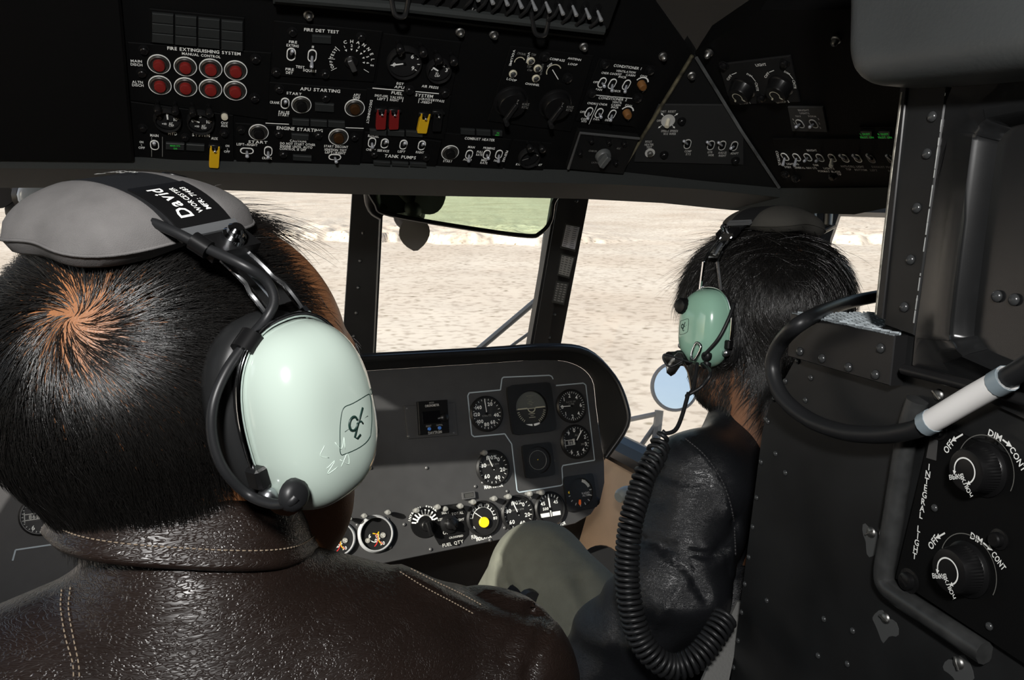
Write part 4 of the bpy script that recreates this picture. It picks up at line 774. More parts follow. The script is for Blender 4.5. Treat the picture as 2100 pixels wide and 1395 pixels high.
# ---- outside mirror
MIR = mat('mirror', (.9, .92, .95), .02, 1.0)
mc = Cc(1384, 793, 2.95); mn = nrm([.16, .045, -.98])
Mm = Matrix.Translation(Vector(c2w(mc))) @ Vector(d2w(mn)).to_track_quat('Z', 'Y').to_matrix().to_4x4()
mr = link('rear_view_mirror', None, Mm); tag(mr, 'round rear view mirror on struts outside the co-pilot window', 'mirror')
link('housing', new_mesh(*lathe([(.04, -.05), (.085, -.02), (.090, 0), (.086, .006), (.080, .004)], 36), GRM, smooth=40, name='housing'), Mm, mr)
link('mirror_glass', new_mesh(*lathe([(.080, .003), (.0785, .005)], 36), MIR, smooth=30, name='mirror_glass'), Mm, mr)
for nm, a, b, r in (('strut', (1352, 842, 2.98), (1345, 905, 2.98), .016), ('strut', (1285, 862, 2.98), (1352, 848, 2.98), .009), ('strut', (1347, 868, 2.98), (1300, 935, 3.0), .009), ('strut', (1345, 900, 2.98), (1330, 962, 2.44), .012)): cobj(nm, tube([Cc(*a), Cc(*b)], r, 8), GRM, mr)
# ---- tinted sun visor
VIS = glassy('visor_tint', (.80, .89, .77), .05)
v_ = empty('sun_visor', C(940, 420, 1.80), 'green tinted sun visor with black edging hanging at the top of the centre pane', 'sun visor')
def rpx(pts): return smooth_path([np.array(p, float) for p in pts], 5, True)
vo_ = [(770, 372), (960, 368), (1135, 380), (1134, 420), (1128, 455), (1108, 478), (1080, 484), (960, 468), (800, 440), (772, 420)]
VP = Plane(Cc(950, 420, 1.80), (.96, .0, .28), (-.05, .96, -.25))
L_ = np.array([VP.loc(*p) for p in rpx(vo_)]); c_ = L_.mean(0)
lobj('tinted_sheet', prism(L_-c_, -.002, .002), VIS, VP.Ml(*c_), v_, 30)
lobj('edging', tube(np.c_[L_-c_, np.zeros(len(L_))], .0050, 6, True), PLAS, VP.Ml(*c_), v_, 50)
cobj('end_cap', tube(smooth_path([Cc(764, 378, 1.76), Cc(763, 400, 1.77), Cc(768, 424, 1.78), Cc(785, 436, 1.79)], 4), .018, 10), PLAS, v_); cobj('mount_arm', tube(smooth_path([Cc(1130, 384, 1.8), Cc(1160, 384, 1.85), Cc(1172, 372, 1.9)], 4), .006, 8), PLAS, v_)
# ---- rubber-bladed cockpit fans
RBF = mat('fan_rubber', (.012, .012, .0125), .5)
def fan(c, n, rB, angs, label, body=True, roll=0.0):
    Mf = Matrix.Translation(Vector(c2w(c))) @ Vector(d2w(nrm(n))).to_track_quat('Z', 'Y').to_matrix().to_4x4() @ Matrix.Rotation(roll, 4, 'Z')
    r = link('cockpit_fan', None, Mf); tag(r, label, 'fan')
    link('motor', new_mesh(*lathe([(.012, -.11), (.030, -.105), (.034, -.09), (.034, -.03), (.026, -.02), (.012, -.012)], 20), RBF, smooth=40, name='motor'), Mf, r)
    link('hub', new_mesh(*lathe([(.020, -.012), (.022, 0), (.018, .012), (.006, .018)], 16), RBF, smooth=50, name='hub'), Mf, r)
    for a in angs:
        A = np.linspace(0, 1, 9); w = np.sin(math.pi*np.clip(A*.92+.06, 0, 1))**.7*rB*.36
        V = []
        for s, t, ww in zip((0, 1), (.003, -.003), (1, 1)):
            for q, k in zip(A, w): V += [(rB*(.12+.88*q), -k, -k*.5+t), (rB*(.12+.88*q), k, k*.5+t)]
        V = np.array(V); n_ = len(A); F_ = []
        for i in range(n_-1): F_ += [[2*i, 2*i+2, 2*i+3, 2*i+1], [2*n_+2*i, 2*n_+2*i+1, 2*n_+2*i+3, 2*n_+2*i+2]]
        for i in range(n_-1): F_ += [[2*i, 2*n_+2*i, 2*n_+2*i+2, 2*i+2], [2*i+1, 2*i+3, 2*n_+2*i+3, 2*n_+2*i+1]]
        link('blade', new_mesh(*tf((V, F_), (0, 0, 0), rotz(D2(a))), RBF, smooth=60, name='blade'), Mf, r)
    return r
f_ = fan(Cc(846, 432, 1.90), (.25, .0, -.97), .092, (-88, 150, 32), 'black rubber-bladed fan seen through the green visor')
cobj('bracket', tube(smooth_path([Cc(862, 430, 1.92), Cc(880, 404, 1.92), Cc(900, 385, 1.92), Cc(905, 340, 1.92)], 4), .014, 10), RBF, f_)
cobj('gear_head', tube(smooth_path([Cc(805, 365, 1.93), Cc(828, 395, 1.93), Cc(848, 432, 1.93)], 4), [.024, .030, .036, .038, .038, .036, .034, .032, .026], 14), RBF, f_)
cobj('mount_plate', cprism([(888, 366, 1.90), (917, 368, 1.90), (914, 398, 1.90), (898, 390, 1.90)], (0, 0, .02)), RBF, f_)
f_ = fan(Cc(48, 380, 1.50), (.35, .0, -.94), .080, (200, 262, 330), 'black cockpit fan at the far upper left behind the grey head pad')
cobj('bracket', tube(smooth_path([Cc(80, 382, 1.52), Cc(88, 362, 1.52), Cc(92, 320, 1.52)], 4), .012, 10), mat('brass_bracket', (.16, .13, .08), .4, .6), f_); cobj('switch_box', cprism([(92, 352, 1.5), (158, 352, 1.5), (162, 376, 1.5), (120, 392, 1.5), (96, 380, 1.5)], (0, 0, .05)), PLAS, f_)
l_ = wobj('spot_lamp', c2w(tf(lathe([(.030, -.03), (.034, 0), (.026, .008)], 20, False), Cc(70, 402, 1.42), roty(math.pi-.5))[0]), lathe([(.030, -.03), (.034, 0), (.026, .008)], 20, False)[1], PLAS); tag(l_, 'small round lamp with a bluish lens at the upper left behind the pad', 'lamp')
cobj('lens', tf(sphere(.027, 16, 8, (1, 1, .35)), Cc(72, 402, 1.41), roty(math.pi-.5)), mat('blue_lens', (.45, .52, .62), .15), l_)
# ================================================================== INSTRUMENT PANEL
inner = [(-260, 812), (0, 800), (640, 768), (760, 760), (1000, 745), (1120, 738), (1180, 748), (1214, 778), (1222, 830), (1230, 890), (1239, 945)]
low = [(1240, 990), (1232, 1025), (1212, 1055), (1180, 1074), (1130, 1086), (880, 1137), (620, 1190), (300, 1256), (-260, 1372)]
IN3 = smooth_path([np.array(p, float) for p in inner], 4); L_ = np.array([IP.loc(*p) for p in list(IN3)+low])
ip = empty('instrument_panel', c2w(IP.hit(600, 1190)), 'grey main instrument panel with a black hood, full of round dials', 'instrument panel')
c_ = IP.loc(600, 1000); lobj('panel_plate', prism(L_-c_, -.012, 0, .0015), IPM, IP.Ml(*c_), ip, 30)
rim = [(-260, 780), (0, 772), (640, 742), (760, 735), (1000, 722), (1130, 714), (1205, 724), (1258, 772), (1284, 830), (1285, 874), (1243, 938)]
A0 = np.array([IP.hit(*p, -.004) for p in IN3]); B0 = [ray(*p)*(IP.hit(*q)[2]-.11) for p, q in zip(rim, inner)]; B0 = smooth_path(B0, 4); off = np.array([0, .012, .012]); n = len(A0)
V = np.concatenate([A0, B0, B0+off, A0+np.array([.02, .03, .03])]); Fs = [[j*n+i, j*n+i+1, ((j+1) % 4)*n+i+1, ((j+1) % 4)*n+i] for j in range(4) for i in range(n-1)]
cobj('hood', (V, Fs), mat('hood_black', (.0085, .0088, .009), .55), ip, 50)
Lr = tube(B0, .007, 8); cobj('hood_rim', Lr, BLKG, ip, 60)
pts = [(959, 812), (962, 806), (1026, 800), (1029, 777), (1032, 774), (1126, 770), (1131, 772), (1134, 778)]
line(IP, ip, pts, .0030, GRYL, .001, 'outline')
pts = [(1140, 791), (1196, 786), (1201, 790), (1219, 944), (1154, 955), (1152, 960), (1154, 993), (1150, 996), (1064, 1010), (1060, 1006), (1049, 911), (1035, 890), (972, 896), (967, 892), (959, 812)]
line(IP, ip, pts, .0030, GRYL, .001, 'outline')
line(IP, ip, [(136, 1014), (138, 1078)], .0028, GRYL, .001, 'outline'); line(IP, ip, [(26, 1150), (32, 1128), (100, 1118), (200, 1106)], .0028, GRYL, .001, 'outline'); line(IP, ip, [(-40, 858), (22, 855), (27, 862), (30, 878), (60, 880)], .0028, GRYL, .001, 'outline')
for x, y in ((661, 1069), (712, 1063), (743, 1058), (791, 1051), (849, 1047), (892, 1040), (907, 1044), (938, 1038), (964, 1030), (1007, 1023), (1036, 1019), (1079, 1013), (1103, 1010), (987, 930)):
    lamp_post(IP, ip, x, y, 5.5, .030, 0, mat('lamp_post_grey', (.17, .17, .16), .45))
SCR = [(834, 838), (838, 895), (930, 888), (917, 1075), (829, 1076), (883, 1127), (985, 938), (1079, 955), (1135, 945), (760, 960), (820, 745), (875, 960), (1040, 1008), (1090, 1020), (950, 1017), (990, 990), (1036, 986), (1220, 1028), (1005, 1108), (1030, 1044), (1085, 1027), (1035, 1083), (1140, 1080), (975, 998), (800, 1122), (733, 1077), (795, 1065)]
for x, y in SCR: link('screw', cached('ip_screw', lambda: new_mesh(*dome(.0048, .0035, 10, 3), mat('screw_grey', (.10, .10, .10), .35, .4), smooth=True, name='screw')), IP.M(x, y, 0), ip)
def ring_num(r, seq, a0, a1, rr, h_): A = np.linspace(a0, a1, len(seq)); return nums(r, list(zip(seq, A)), rr, h_)
def asi(part, r):
    part('markings', merge(nums(r, (('20', 62), ('40', -12), ('60', -58), ('80', -97), ('100', -138), ('120', 178), ('140', 138)), .66, .22), ticks(.84*r, .98*r, [D2(a) for a in range(0, 360, 15)], .03*r)), WHT); part('lettering', glyph_parts('KNOTS', 0, -.12*r, .12*r), DIMW); needle(part, r, D2(92), .95, .1, .05)
gauge(IP, 997, 849, 30, 'airspeed dial numbered up to 140 inside the grey outline', asi, 0)
def vsi(part, r):
    part('markings', merge(nums(r, (('0', 180), ('1', 135), ('2', 95), ('4', 50), ('6', 0), ('4', -50), ('2', -92), ('1', -137)), .70, .24), ticks(.85*r, .98*r, [D2(a) for a in range(-170, 180, 10)], .03*r)), WHT); part('lettering', merge(glyph_parts('RATE OF', 0, .28*r, .11*r), glyph_parts('CLIMB', 0, .12*r, .11*r)), DIMW); needle(part, r, D2(178), .9, .0, .05)
gauge(IP, 1171, 833, 27, 'rate of climb dial at the upper right of the grey outline', vsi, 0)
def alt(part, r):
    part('markings', merge(nums(r, (('0', 92), ('1', 54), ('2', 18), ('3', -18), ('4', -52), ('5', -88), ('6', -124), ('9', 128)), .76, .24), ticks(.88*r, .98*r, [D2(a) for a in range(0, 360, 12)], .03*r)), WHT)
    part('counter', merge(bar2(-.82*r, .14*r, -.12*r, .14*r, .05*r), bar2(-.82*r, -.18*r, -.12*r, -.18*r, .05*r), bar2(-.82*r, -.3*r, -.82*r, .26*r, .05*r), glyph_parts('86', -.45*r, -.02*r, .22*r), bar2(-.16*r, -.2*r, -.16*r, .2*r, .16*r)), GL); part('lettering', merge(glyph_parts('ALT', .18*r, .42*r, .15*r), glyph_parts('3008', .55*r, -.22*r, .13*r)), DIMW); needle(part, r, D2(52), .9, .1, .09)
gauge(IP, 1180, 906, 27, 'altimeter dial at the right of the grey outline', alt, 0); gauge(IP, 85, 1057, 42, 'altimeter dial beside the nearer pilot collar', alt, 0); gauge(IP, 76, 935, 36, 'rate of climb dial half hidden by the nearer pilot hair', vsi, 0)
gauge(IP, 172, 1054, 24, 'small dial partly hidden behind the nearer pilot collar', asi, 0)
def adi(part, r):
    A = np.linspace(0, math.pi, 24); top_ = np.c_[.93*r*np.cos(A), .93*r*np.sin(A), 0*A]; part('sky_half', (top_, [list(range(24))]), mat('adi_sky', (.075, .08, .07), .6)); part('ground_half', (top_*np.array([1, -1, 1])-np.array([0, 0, 1e-4]), [list(range(23, -1, -1))]), mat('adi_ground', (.012, .0115, .010), .6))
    ps = [bar2(-.9*r, 0, .9*r, 0, .035*r)]+[bar2(-.2*r, y*r, .2*r, y*r, .03*r) for y in (.3, .5, .7, -.3, -.5)]+[bar2(-.1*r, y*r, .1*r, y*r, .025*r) for y in (.2, .4, .6, -.2, -.4)]+[ticks(.76*r, .9*r, [D2(a) for a in range(-60, -10, 8)]+[D2(a) for a in range(192, 240, 8)], .04*r)]
    part('markings', merge(*ps), mat('adi_cream', (.40, .38, .28), .6)); part('slip_tube', merge(bar2(-.45*r, -.92*r, -.05*r, -.95*r, .16*r), bar2(.05*r, -.95*r, .42*r, -.90*r, .16*r)), WHT)
    part('aircraft_symbol', tf(merge(bar2(-.85*r, .02*r, -.25*r, .02*r, .06*r), bar2(.25*r, .02*r, .85*r, .02*r, .06*r), arc2(.22*r, math.pi, 2*math.pi, .06*r)), (0, 0, .002)), mat('adi_cream', (0, 0, 0)))
gauge(IP, 1088, 838, 33, 'square framed artificial horizon in the centre of the grey outline', adi, 0, square=1.38, depth=.010)
def blank(part, r): part('compass_card', torus(.7*r, .02*r, 24, 4), DIMW); part('markings', ticks(.6*r, .8*r, [D2(a) for a in range(0, 360, 30)], .03*r), mat('very_dim', (.03, .03, .025), .6)); part('lubber', merge(bar2(-.03*r, .0, .03*r, .06*r, .05*r)), YELD)
gauge(IP, 1102, 944, 25, 'square dark compass display below the artificial horizon', blank, 0, square=1.22, depth=.010)
def tach(part, r):
    part('markings', merge(nums(r, (('0', 48), ('20', -15), ('40', -70), ('60', -135), ('80', 160), ('100%', 90)), .66, .24), ticks(.84*r, .98*r, [D2(a) for a in range(-210, 60, 18)], .035*r)), WHT); part('lettering', glyph_parts('ROTOR RPM', 0, .22*r, .1*r), DIMW); needle(part, r, D2(110), .9, .15, .08)
gauge(IP, 1010, 960, 30, 'main rotor tachometer, the round dial left of the compass display', tach, 0)
textl(IP, ip, 'MAIN ROTOR', *IP.loc(1012, 997), .009, .050, D2(0), h=.001)
gauge(IP, 1061, 1053, 30, 'tachometer dial partly hidden by the raised green knee', tach, 0)
def hov(part, r):
    part('markings', merge(ticks(.80*r, .98*r, [D2(a) for a in (135, 120, 105, 90, 75, 60, 45)], .06*r), nums(r, (('45', 140), ('45', 40)), .62, .22), bar2(-.75*r, -.35*r, -.08*r, -.35*r, .26*r), bar2(.12*r, -.35*r, .72*r, -.35*r, .26*r), glyph_parts('500', -.32*r, .05*r, .18*r)), WHT); needle(part, r, D2(92), .95, .5, .10)
gauge(IP, 1127, 1044, 28, 'hover indicator dial with two white bars beside the green knee', hov, 0)
textl(IP, ip, 'INDICATOR', *IP.loc(1144, 1078), .008, .045, D2(10), h=.001)
def rad(part, r):
    part('markings', merge(ticks(.78*r, .96*r, [D2(a) for a in range(-170, 80, 25)], .06*r), arc2(.82*r, D2(20), D2(70), .2*r), glyph_parts('RADIO', .45*r, -.1*r, .13*r), glyph_parts('ALTIM', .45*r, -.26*r, .13*r)), GL); needle(part, r, D2(-100), .9, -.5, .22, ORG, 0); part('bug', tf((np.array([[0, 0, 0], [.2*r, .1*r, 0], [.2*r, -.1*r, 0]]), [[0, 1, 2]]), (-1.0*r, .1*r, 0)), YELD)
gauge(IP, 1188, 1010, 26, 'square radio altimeter with an orange needle at the panel corner', rad, 0, square=1.2, depth=.008)
b_ = lobj('test_lamp', lathe([(.012, 0), (.012, .003), (.009, .004)], 18), PLAS, IP.M(1221, 1028, 0), ip, 40)
def fpr(part, r):
    part('markings', merge(arc2(.72*r, D2(10), D2(170), .04*r), ticks(.72*r, .9*r, [D2(a) for a in range(10, 180, 16)], .05*r), nums(r, (('6', 130), ('10', 95), ('12', 62), ('800', -5)), .90, .18), glyph_parts('A', -.7*r, -.45*r, .18*r)), WHT); needle(part, r, D2(140), .75, 0, .06); part('yellow_cover', tf(cyl(.33*r, 0, .006, 24, .001), (-.03*r, -.22*r, .003)), YELD)
gauge(IP, 990, 1064, 30, 'fuel pressure dial covered by a bright yellow disc', fpr, 0)
textl(IP, ip, 'FUEL PRESSURE', *IP.loc(988, 1097), .009, .055, D2(4), h=.001); textl(IP, ip, 'INDICATOR', *IP.loc(992, 1103), .008, .040, D2(4), h=.001)
def three(part, r):
    part('markings', merge(nums(r, (('6', -170), ('2', -20), ('0', -95)), .40, .22), glyph_parts('150', .10*r, -.22*r, .20*r, D2(-70)), glyph_parts('50', .35*r, -.62*r, .2*r), arc2(.5*r, D2(200), D2(260), .05*r)), WHT)
    part('red_arc', arc2(.95*r, D2(95), D2(165), .05*r), MATS['red_paint']) if False else None
    part('unit_disc', merge(tf(cyl(.17*r, 0, .002, 16), (.42*r, -.15*r, 0)), tf(cyl(.15*r, 0, .002, 16), (-.55*r, -.32*r, 0))), mat('unit_grey', (.30, .29, .26), .6)); part('unit_letters', tf(merge(glyph_parts('°C', .42*r, -.15*r, .16*r), glyph_parts('П', 0, 0, .01) if 'П' in GLY else glyph_parts('T', -.55*r, -.32*r, .14*r)), (0, 0, .0026)), WHT)
    part('yellow_arc', merge(tf(arc2(.5*r, D2(150), D2(230), .06*r), (.62*r, -.28*r, 0)), bar2(-.2*r, .06*r, .1*r, -.04*r, .06*r), bar2(.1*r, -.04*r, .2*r, .1*r, .06*r)), YELD); part('red_arc', merge(tf(arc2(.5*r, D2(-60), D2(40), .06*r), (-.42*r, -.30*r, 0)), tf(arc2(.46*r, D2(205), D2(240), .06*r), (.62*r, -.28*r, 0))), REDP)
gauge(IP, 770, 1095, 33, 'three-pointer engine dial with silver rim, red and yellow arcs', three, 0, bezel=mat('silver_rim', (.42, .43, .44), .35, .25), depth=.010); gauge(IP, 693, 1106, 32, 'silver rimmed engine dial half hidden by the brown leather shoulder', three, 0, bezel=mat('silver_rim', (.42, .43, .44), .35, .25), depth=.010)
# chronometer, fuel selector, fuel quantity, annunciator
P = quadpts(IP, [(828, 833), (932, 826), (938, 893), (836, 901)]); c_ = P.mean(0); ch_ = lobj('chronometer', prism(P-c_, 0, .003, .001), IPM, IP.Ml(*c_), None, 30); tag(ch_, 'square digital chronometer with two blue buttons on the grey panel', 'chronometer')
P2 = quadpts(IP, [(853, 825), (914, 821), (918, 888), (857, 893)]); lobj('case', prism(P2-c_, .003, .014, .002), PLAS, IP.Ml(*c_), ch_, 30)
P2 = quadpts(IP, [(862, 846), (898, 843), (900, 868), (864, 871)]); lobj('screen', prism(P2-c_, .014, .0145), mat('dark_screen', (.004, .004, .005), .1), IP.Ml(*c_), ch_, 30)
textl(IP, ch_, 'MODE', *IP.loc(881, 827.5), .004, .012, 0, DIMW, .0150); textl(IP, ch_, 'CHRONOMETER', *IP.loc(882, 833), .0055, .036, 0, GL, .0150); textl(IP, ch_, 'DAVTRON', *IP.loc(888, 888), .0065, .034, 0, GL, .0150); textl(IP, ch_, 'SELECT', *IP.loc(875, 875), .004, .014, 0, DIMW, .0150); textl(IP, ch_, 'CONTROL', *IP.loc(897, 873), .004, .016, 0, DIMW, .0150)
for x, y in ((876, 881), (897, 879)): lobj('blue_button', cyl(.0042, 0, .004, 14, .0008), BLUD, IP.M(x, y, .0145), ch_, 40)
lobj('side_knob', tf(lathe([(.010, 0), (.010, .012), (.007, .014)], 16), (0, 0, 0)), PLAS, IP.M(905, 858, .014), ch_, 40)
fs = lobj('fuel_tank_selector', cyl(.036, 0, .003, 30, .001), PLAS, IP.M(871, 1072, 0), None, 40); tag(fs, 'fan-shaped fuel tank selector with white segments and a black pointer knob', 'selector')
ps = [arc2(.020, D2(15), D2(165), .0035)]+[ticks(.022, .033, [D2(a) for a in range(15, 170, 17)], .0035)]; lobj('segment_marks', merge(*ps), WHT, IP.M(871, 1074, .0036), fs, False)
lobj('lettering', merge(arc_text(IP, 'INTERNAL', .039, D2(130), .0055, D2(9)), arc_text(IP, 'EXTERN', .039, D2(55), .0055, D2(9))), WHT, IP.M(871, 1074, .0012), fs, False)
lobj('pointer_knob', merge(cyl(.013, 0, .014, 18, .002), box(.009, .034, .012, (0, -.008, .018), .002)), PLAS, IP.M(872, 1078, .003, D2(14)), fs, 40)
textl(IP, ip, 'ADDL', *IP.loc(853, 1054), .007, .018, D2(0), h=.001); textl(IP, ip, 'FUEL', *IP.loc(868, 1051.5), .007, .018, D2(0), h=.001); textl(IP, ip, 'TANKS', *IP.loc(885, 1049), .007, .024, D2(0), h=.001)
fq = lobj('fuel_quantity_switch', prism([(-.050, -.012), (-.036, -.042), (.012, -.052), (.040, -.030), (.046, .016), (.030, .046), (-.020, .048), (-.044, .026)], 0, .003, .001), PLAS, IP.M(925, 1076, 0), None, 40); tag(fq, 'black fuel quantity selector plate lettered FUEL QTY', 'selector')
lobj('lettering', merge(glyph_parts('FUEL QTY', -.002, -.044, .0075, D2(2)), glyph_parts('SERV', -.012, .030, .0055), glyph_parts('TOTAL', .018, .024, .006), glyph_parts('LEFT', -.024, .016, .0055), glyph_parts('RIGHT', .022, .008, .0055), glyph_parts('OFF', -.014, -.016, .008), glyph_parts('CROSSFEED', .008, -.030, .0045)), GL, IP.M(925, 1076, .0036), fq, False)
lobj('rotary_knob', merge(lathe([(.022, 0), (.022, .004), (.014, .006), (.012, .018), (.009, .020)], 20), box(.007, .032, .010, (0, 0, .016), .002)), PLAS, IP.M(920, 1075, .003, D2(30)), fq, 40)
an = lobj('panel_annunciator', merge(ringprism(rrect(.032, .017, .001, 1), rrect(.026, .011, .001, 1), 0, .008), box(.028, .013, .004, (0, 0, .002))), mat('ann_grey', (.06, .06, .06), .4), IP.M(959.5, 1016, 0), None, 30); tag(an, 'small empty rectangular lamp frame above the yellow covered dial', 'warning lamp')
lobj('window', box(.024, .010, .001, (0, 0, .006)), mat('ann_window', (.05, .05, .048), .3), IP.M(959.5, 1016, 0), an, 30)
# ================================================================== RIGHT-HAND EQUIPMENT CABINET AND DOOR POST
RW = Plane(Cc(1980, 1170, .58), (.271, -.152, -.951), (.045, .98, -.19))
def wl(*pts): return np.array([RW.loc(*p) for p in pts])
def pillow(ol, h0, h1, r, steps=5):     # slab with a rounded front edge
    ol = np.asarray(ol, float)
    if np.sum(ol[:, 0]*np.roll(ol[:, 1], -1)-np.roll(ol[:, 0], -1)*ol[:, 1]) < 0: ol = ol[::-1]
    n = len(ol); d0 = ol-np.roll(ol, 1, 0); d1 = np.roll(ol, -1, 0)-ol
    d0 /= np.linalg.norm(d0, axis=1)[:, None]+1e-12; d1 /= np.linalg.norm(d1, axis=1)[:, None]+1e-12
    nn = np.stack([-(d0[:, 1]+d1[:, 1]), d0[:, 0]+d1[:, 0]], 1); nn /= np.linalg.norm(nn, axis=1)[:, None]+1e-9
    rings = [(ol, h0)]+[(ol+nn*r*(1-math.cos(t)), h1-r+r*math.sin(t)) for t in np.linspace(0, math.pi/2, steps+1)]
    V = np.concatenate([np.c_[q, np.full(n, z)] for q, z in rings]); m = len(rings)
    return V, [list(range(n-1, -1, -1)), [(m-1)*n+k for k in range(n)]]+[[j*n+k, j*n+(k+1) % n, (j+1)*n+(k+1) % n, (j+1)*n+k] for j in range(m-1) for k in range(n)]
RIV = cached('wall_rivet', lambda: new_mesh(*dome(.0030, .0022, 12, 4), RIVM, smooth=True, name='rivet'))
RIVB = cached('wall_rivet_big', lambda: new_mesh(*dome(.0042, .0032, 14, 4), RIVM, smooth=True, name='rivet_big'))
SLOT = cached('slot_screw', lambda: new_mesh(*merge(dome(.0046, .0026, 14, 4), box(.0012, .0092, .0012, (0, 0, .0024))), DIRTY, smooth=50, name='slot_screw'))
def rivet(par, x, y, h=0.0, me=None, nm='rivet'): return link(nm, me or RIV, RW.M(x, y, h, random.random()*3), par)
# ---- cabinet side sheet
cab_ = lobj('equipment_cabinet', prism(wl((1648, 700), (1625, 745), (1578, 830), (1563, 880), (1497, 1400), (1480, 1560), (2600, 2200), (2600, 420), (1860, 660)), -.09, 0, .001), BULK, RW.Ml(0, 0), None, 30)
tag(cab_, 'black riveted side of the equipment cabinet behind the co-pilot seat', 'cabinet')
for x, y in ((1588, 819), (1652, 821), (1575, 865), (1571, 860), (1561, 948), (1611, 970), (1552, 1021), (1544, 1081), (1536, 1143), (1528, 1198), (1521, 1256), (1514, 1314), (1505, 1369), (1573, 1232), (1690, 1270), (1749, 1294), (1678, 1345), (1738, 1362), (1591, 931), (1663, 775), (1611, 782), (1637, 741)): rivet(cab_, x, y)
for x, y in ((1788, 1092), (1817, 1268), (1967, 1360), (2092, 1245)):
    lobj('paint_chip', prism([((.011+.004*math.sin(k*.628+x))*math.cos(k*.314), (.011+.004*math.cos(k*.942+y))*math.sin(k*.314)-.004) for k in range(20)], 0, .0003), mat('bare_primer', (.055, .057, .057), .6), RW.M(x, y+6, 0), cab_, False)
    rivet(cab_, x, y, .0003, SLOT, 'slot_screw')
rivet(cab_, 1925, 810, 0, SLOT, 'slot_screw')
# ---- tread-topped step box
bx = lobj('step_box', prism(wl((1645, 642), (1862, 688), (1851, 791), (1638, 730)), -.10, .012, .001), BLKG, RW.Ml(0, 0), None, 30); tag(bx, 'black riveted box with a worn checkered tread top beside the co-pilot', 'step')
for x, y in ((1665, 721), (1711, 735), (1766, 753), (1822, 768)): rivet(bx, x, y, .012, RIVB)
rivet(bx, 1833, 714, .012, RIVB)
ps = []; a, b = RW.loc(1648, 642.5), RW.loc(1860, 687); L_ = np.linalg.norm(b-a); dr = (b-a)/L_; ang = math.atan2(dr[1], dr[0])
nu, nv = 26, 14
for i in range(nu):
    for j in range(nv):
        s_ = (i+.5)/nu*L_; d_ = .008-(j+.5)/nv*.104; k_ = D2(40 if (i+j) % 2 else -40)
        ps.append(tf(box(.0062, .0013, .0016, (0, 0, 0)), (s_, d_, .0008), rotz(k_)))
V, F_ = merge(*ps)      # local: x along the edge, y along the wall normal, z up off the top
V = np.stack([V[:, 0]*dr[0]-V[:, 2]*dr[1], V[:, 0]*dr[1]+V[:, 2]*dr[0], V[:, 1]], 1)+np.array([a[0], a[1], 0])
t_ = lobj('tread_pattern', (V, F_), mat('worn_tread', (.34, .38, .40), .45, .5, var=.6, vscale=90), RW.Ml(0, 0), bx, 30); t_['kind'] = 'stuff'
lobj('worn_edge', merge(*[tube([(*(a+dr*L_*i/30+np.array([0, .0004*math.sin(i*7.1)])), .0118), (*(a+dr*L_*(i+1)/30), .0118)], .0007+.0005*abs(math.sin(i*3.7)), 5) for i in range(30)]), MATS['worn_tread'], RW.Ml(0, 0), bx, 30)
# ---- door post with scuffed strip
dp = lobj('trim_6', prism(wl((1872, 150), (1956, 150), (1883, 690), (1820, 668)), -.03, .004, .002), BULK, RW.Ml(0, 0), None, 30); tag(dp, 'black riveted door post at the right of the cockpit', 'door post', kind='structure')
for x, y in ((1922, 240), (1911, 316), (1890, 427), (1877, 533), (1864, 630)): rivet(dp, x, y, .004, RIVB)
SILV = mat('scuffed_alloy', (.30, .29, .25), .45, .6, var=.7, vscale=120)
lobj('edge_strip', merge(prism(wl((1862, 150), (1876, 150), (1822, 655), (1808, 648)), -.055, .006, .001)), BLKG, RW.Ml(0, 0), dp, 30)
lobj('scuffed_edge', tube([(*RW.loc(1863, 190), .005), (*RW.loc(1842, 350), .005), (*RW.loc(1824, 500), .005), (*RW.loc(1809, 645), .005)], .0016, 6), SILV, RW.Ml(0, 0), dp, 50)
lobj('scratch_line', merge(*[tube([(*RW.loc(1951-68*t, 185+490*t), .0048), (*RW.loc(1951-68*(t+.012+.02*(i % 3)), 185+490*(t+.012+.02*(i % 3))), .0048)], .0002+.0004*random.random(), 5) for i, t in enumerate(sorted([random.random()*.95 for _ in range(34)]))]), mat('bare_metal', (.6, .62, .62), .4, .7), RW.Ml(0, 0), dp, False)
hk = lobj('door_hook', torus(.006, .002, 16, 6), BLKG, RW.M(1834, 462, -.01), None, 40); tag(hk, 'tiny black hook on the edge of the door post', 'hook')
# ---- pressed door panel
A = wl((2700, 60), (2080, 205), (2010, 215), (1962, 260), (1945, 330), (1893, 655), (1898, 700), (1935, 740), (2010, 770), (2700, 1080)); B = wl((2700, 130), (2110, 236), (2060, 250), (2038, 275), (2029, 318), (1985, 660), (1990, 700), (2012, 728), (2060, 752), (2700, 1020)); C_ = wl((2700, 160), (2120, 252), (2078, 265), (2057, 288), (2047, 325), (2005, 656), (2010, 690), (2030, 714), (2075, 736), (2700, 990))
A, B, C_ = [smooth_path(np.c_[q, np.zeros(len(q))], 5)[:, :2] for q in (A, B, C_)]; n = len(A)
O_ = wl((2700, -60), (1955, 172), (1886, 690), (1880, 752), (2700, 1130))
Oi = np.array([O_[min(4, int(round(i/(n-1)*4)))] for i in range(n)])
Oi = np.array([(lambda t: O_[int(min(3, t))]*(1-(t-int(min(3, t))))+O_[int(min(3, t))+1]*(t-int(min(3, t))))(i/(n-1)*4) for i in range(n)])
rings = [np.c_[Oi, np.full(n, .004)], np.c_[A, np.full(n, .004)], np.c_[A*.6+B*.4, np.full(n, .0075)], np.c_[B, np.full(n, .016)], np.c_[B*.6+C_*.4, np.full(n, .0135)], np.c_[C_, np.full(n, .002)]]
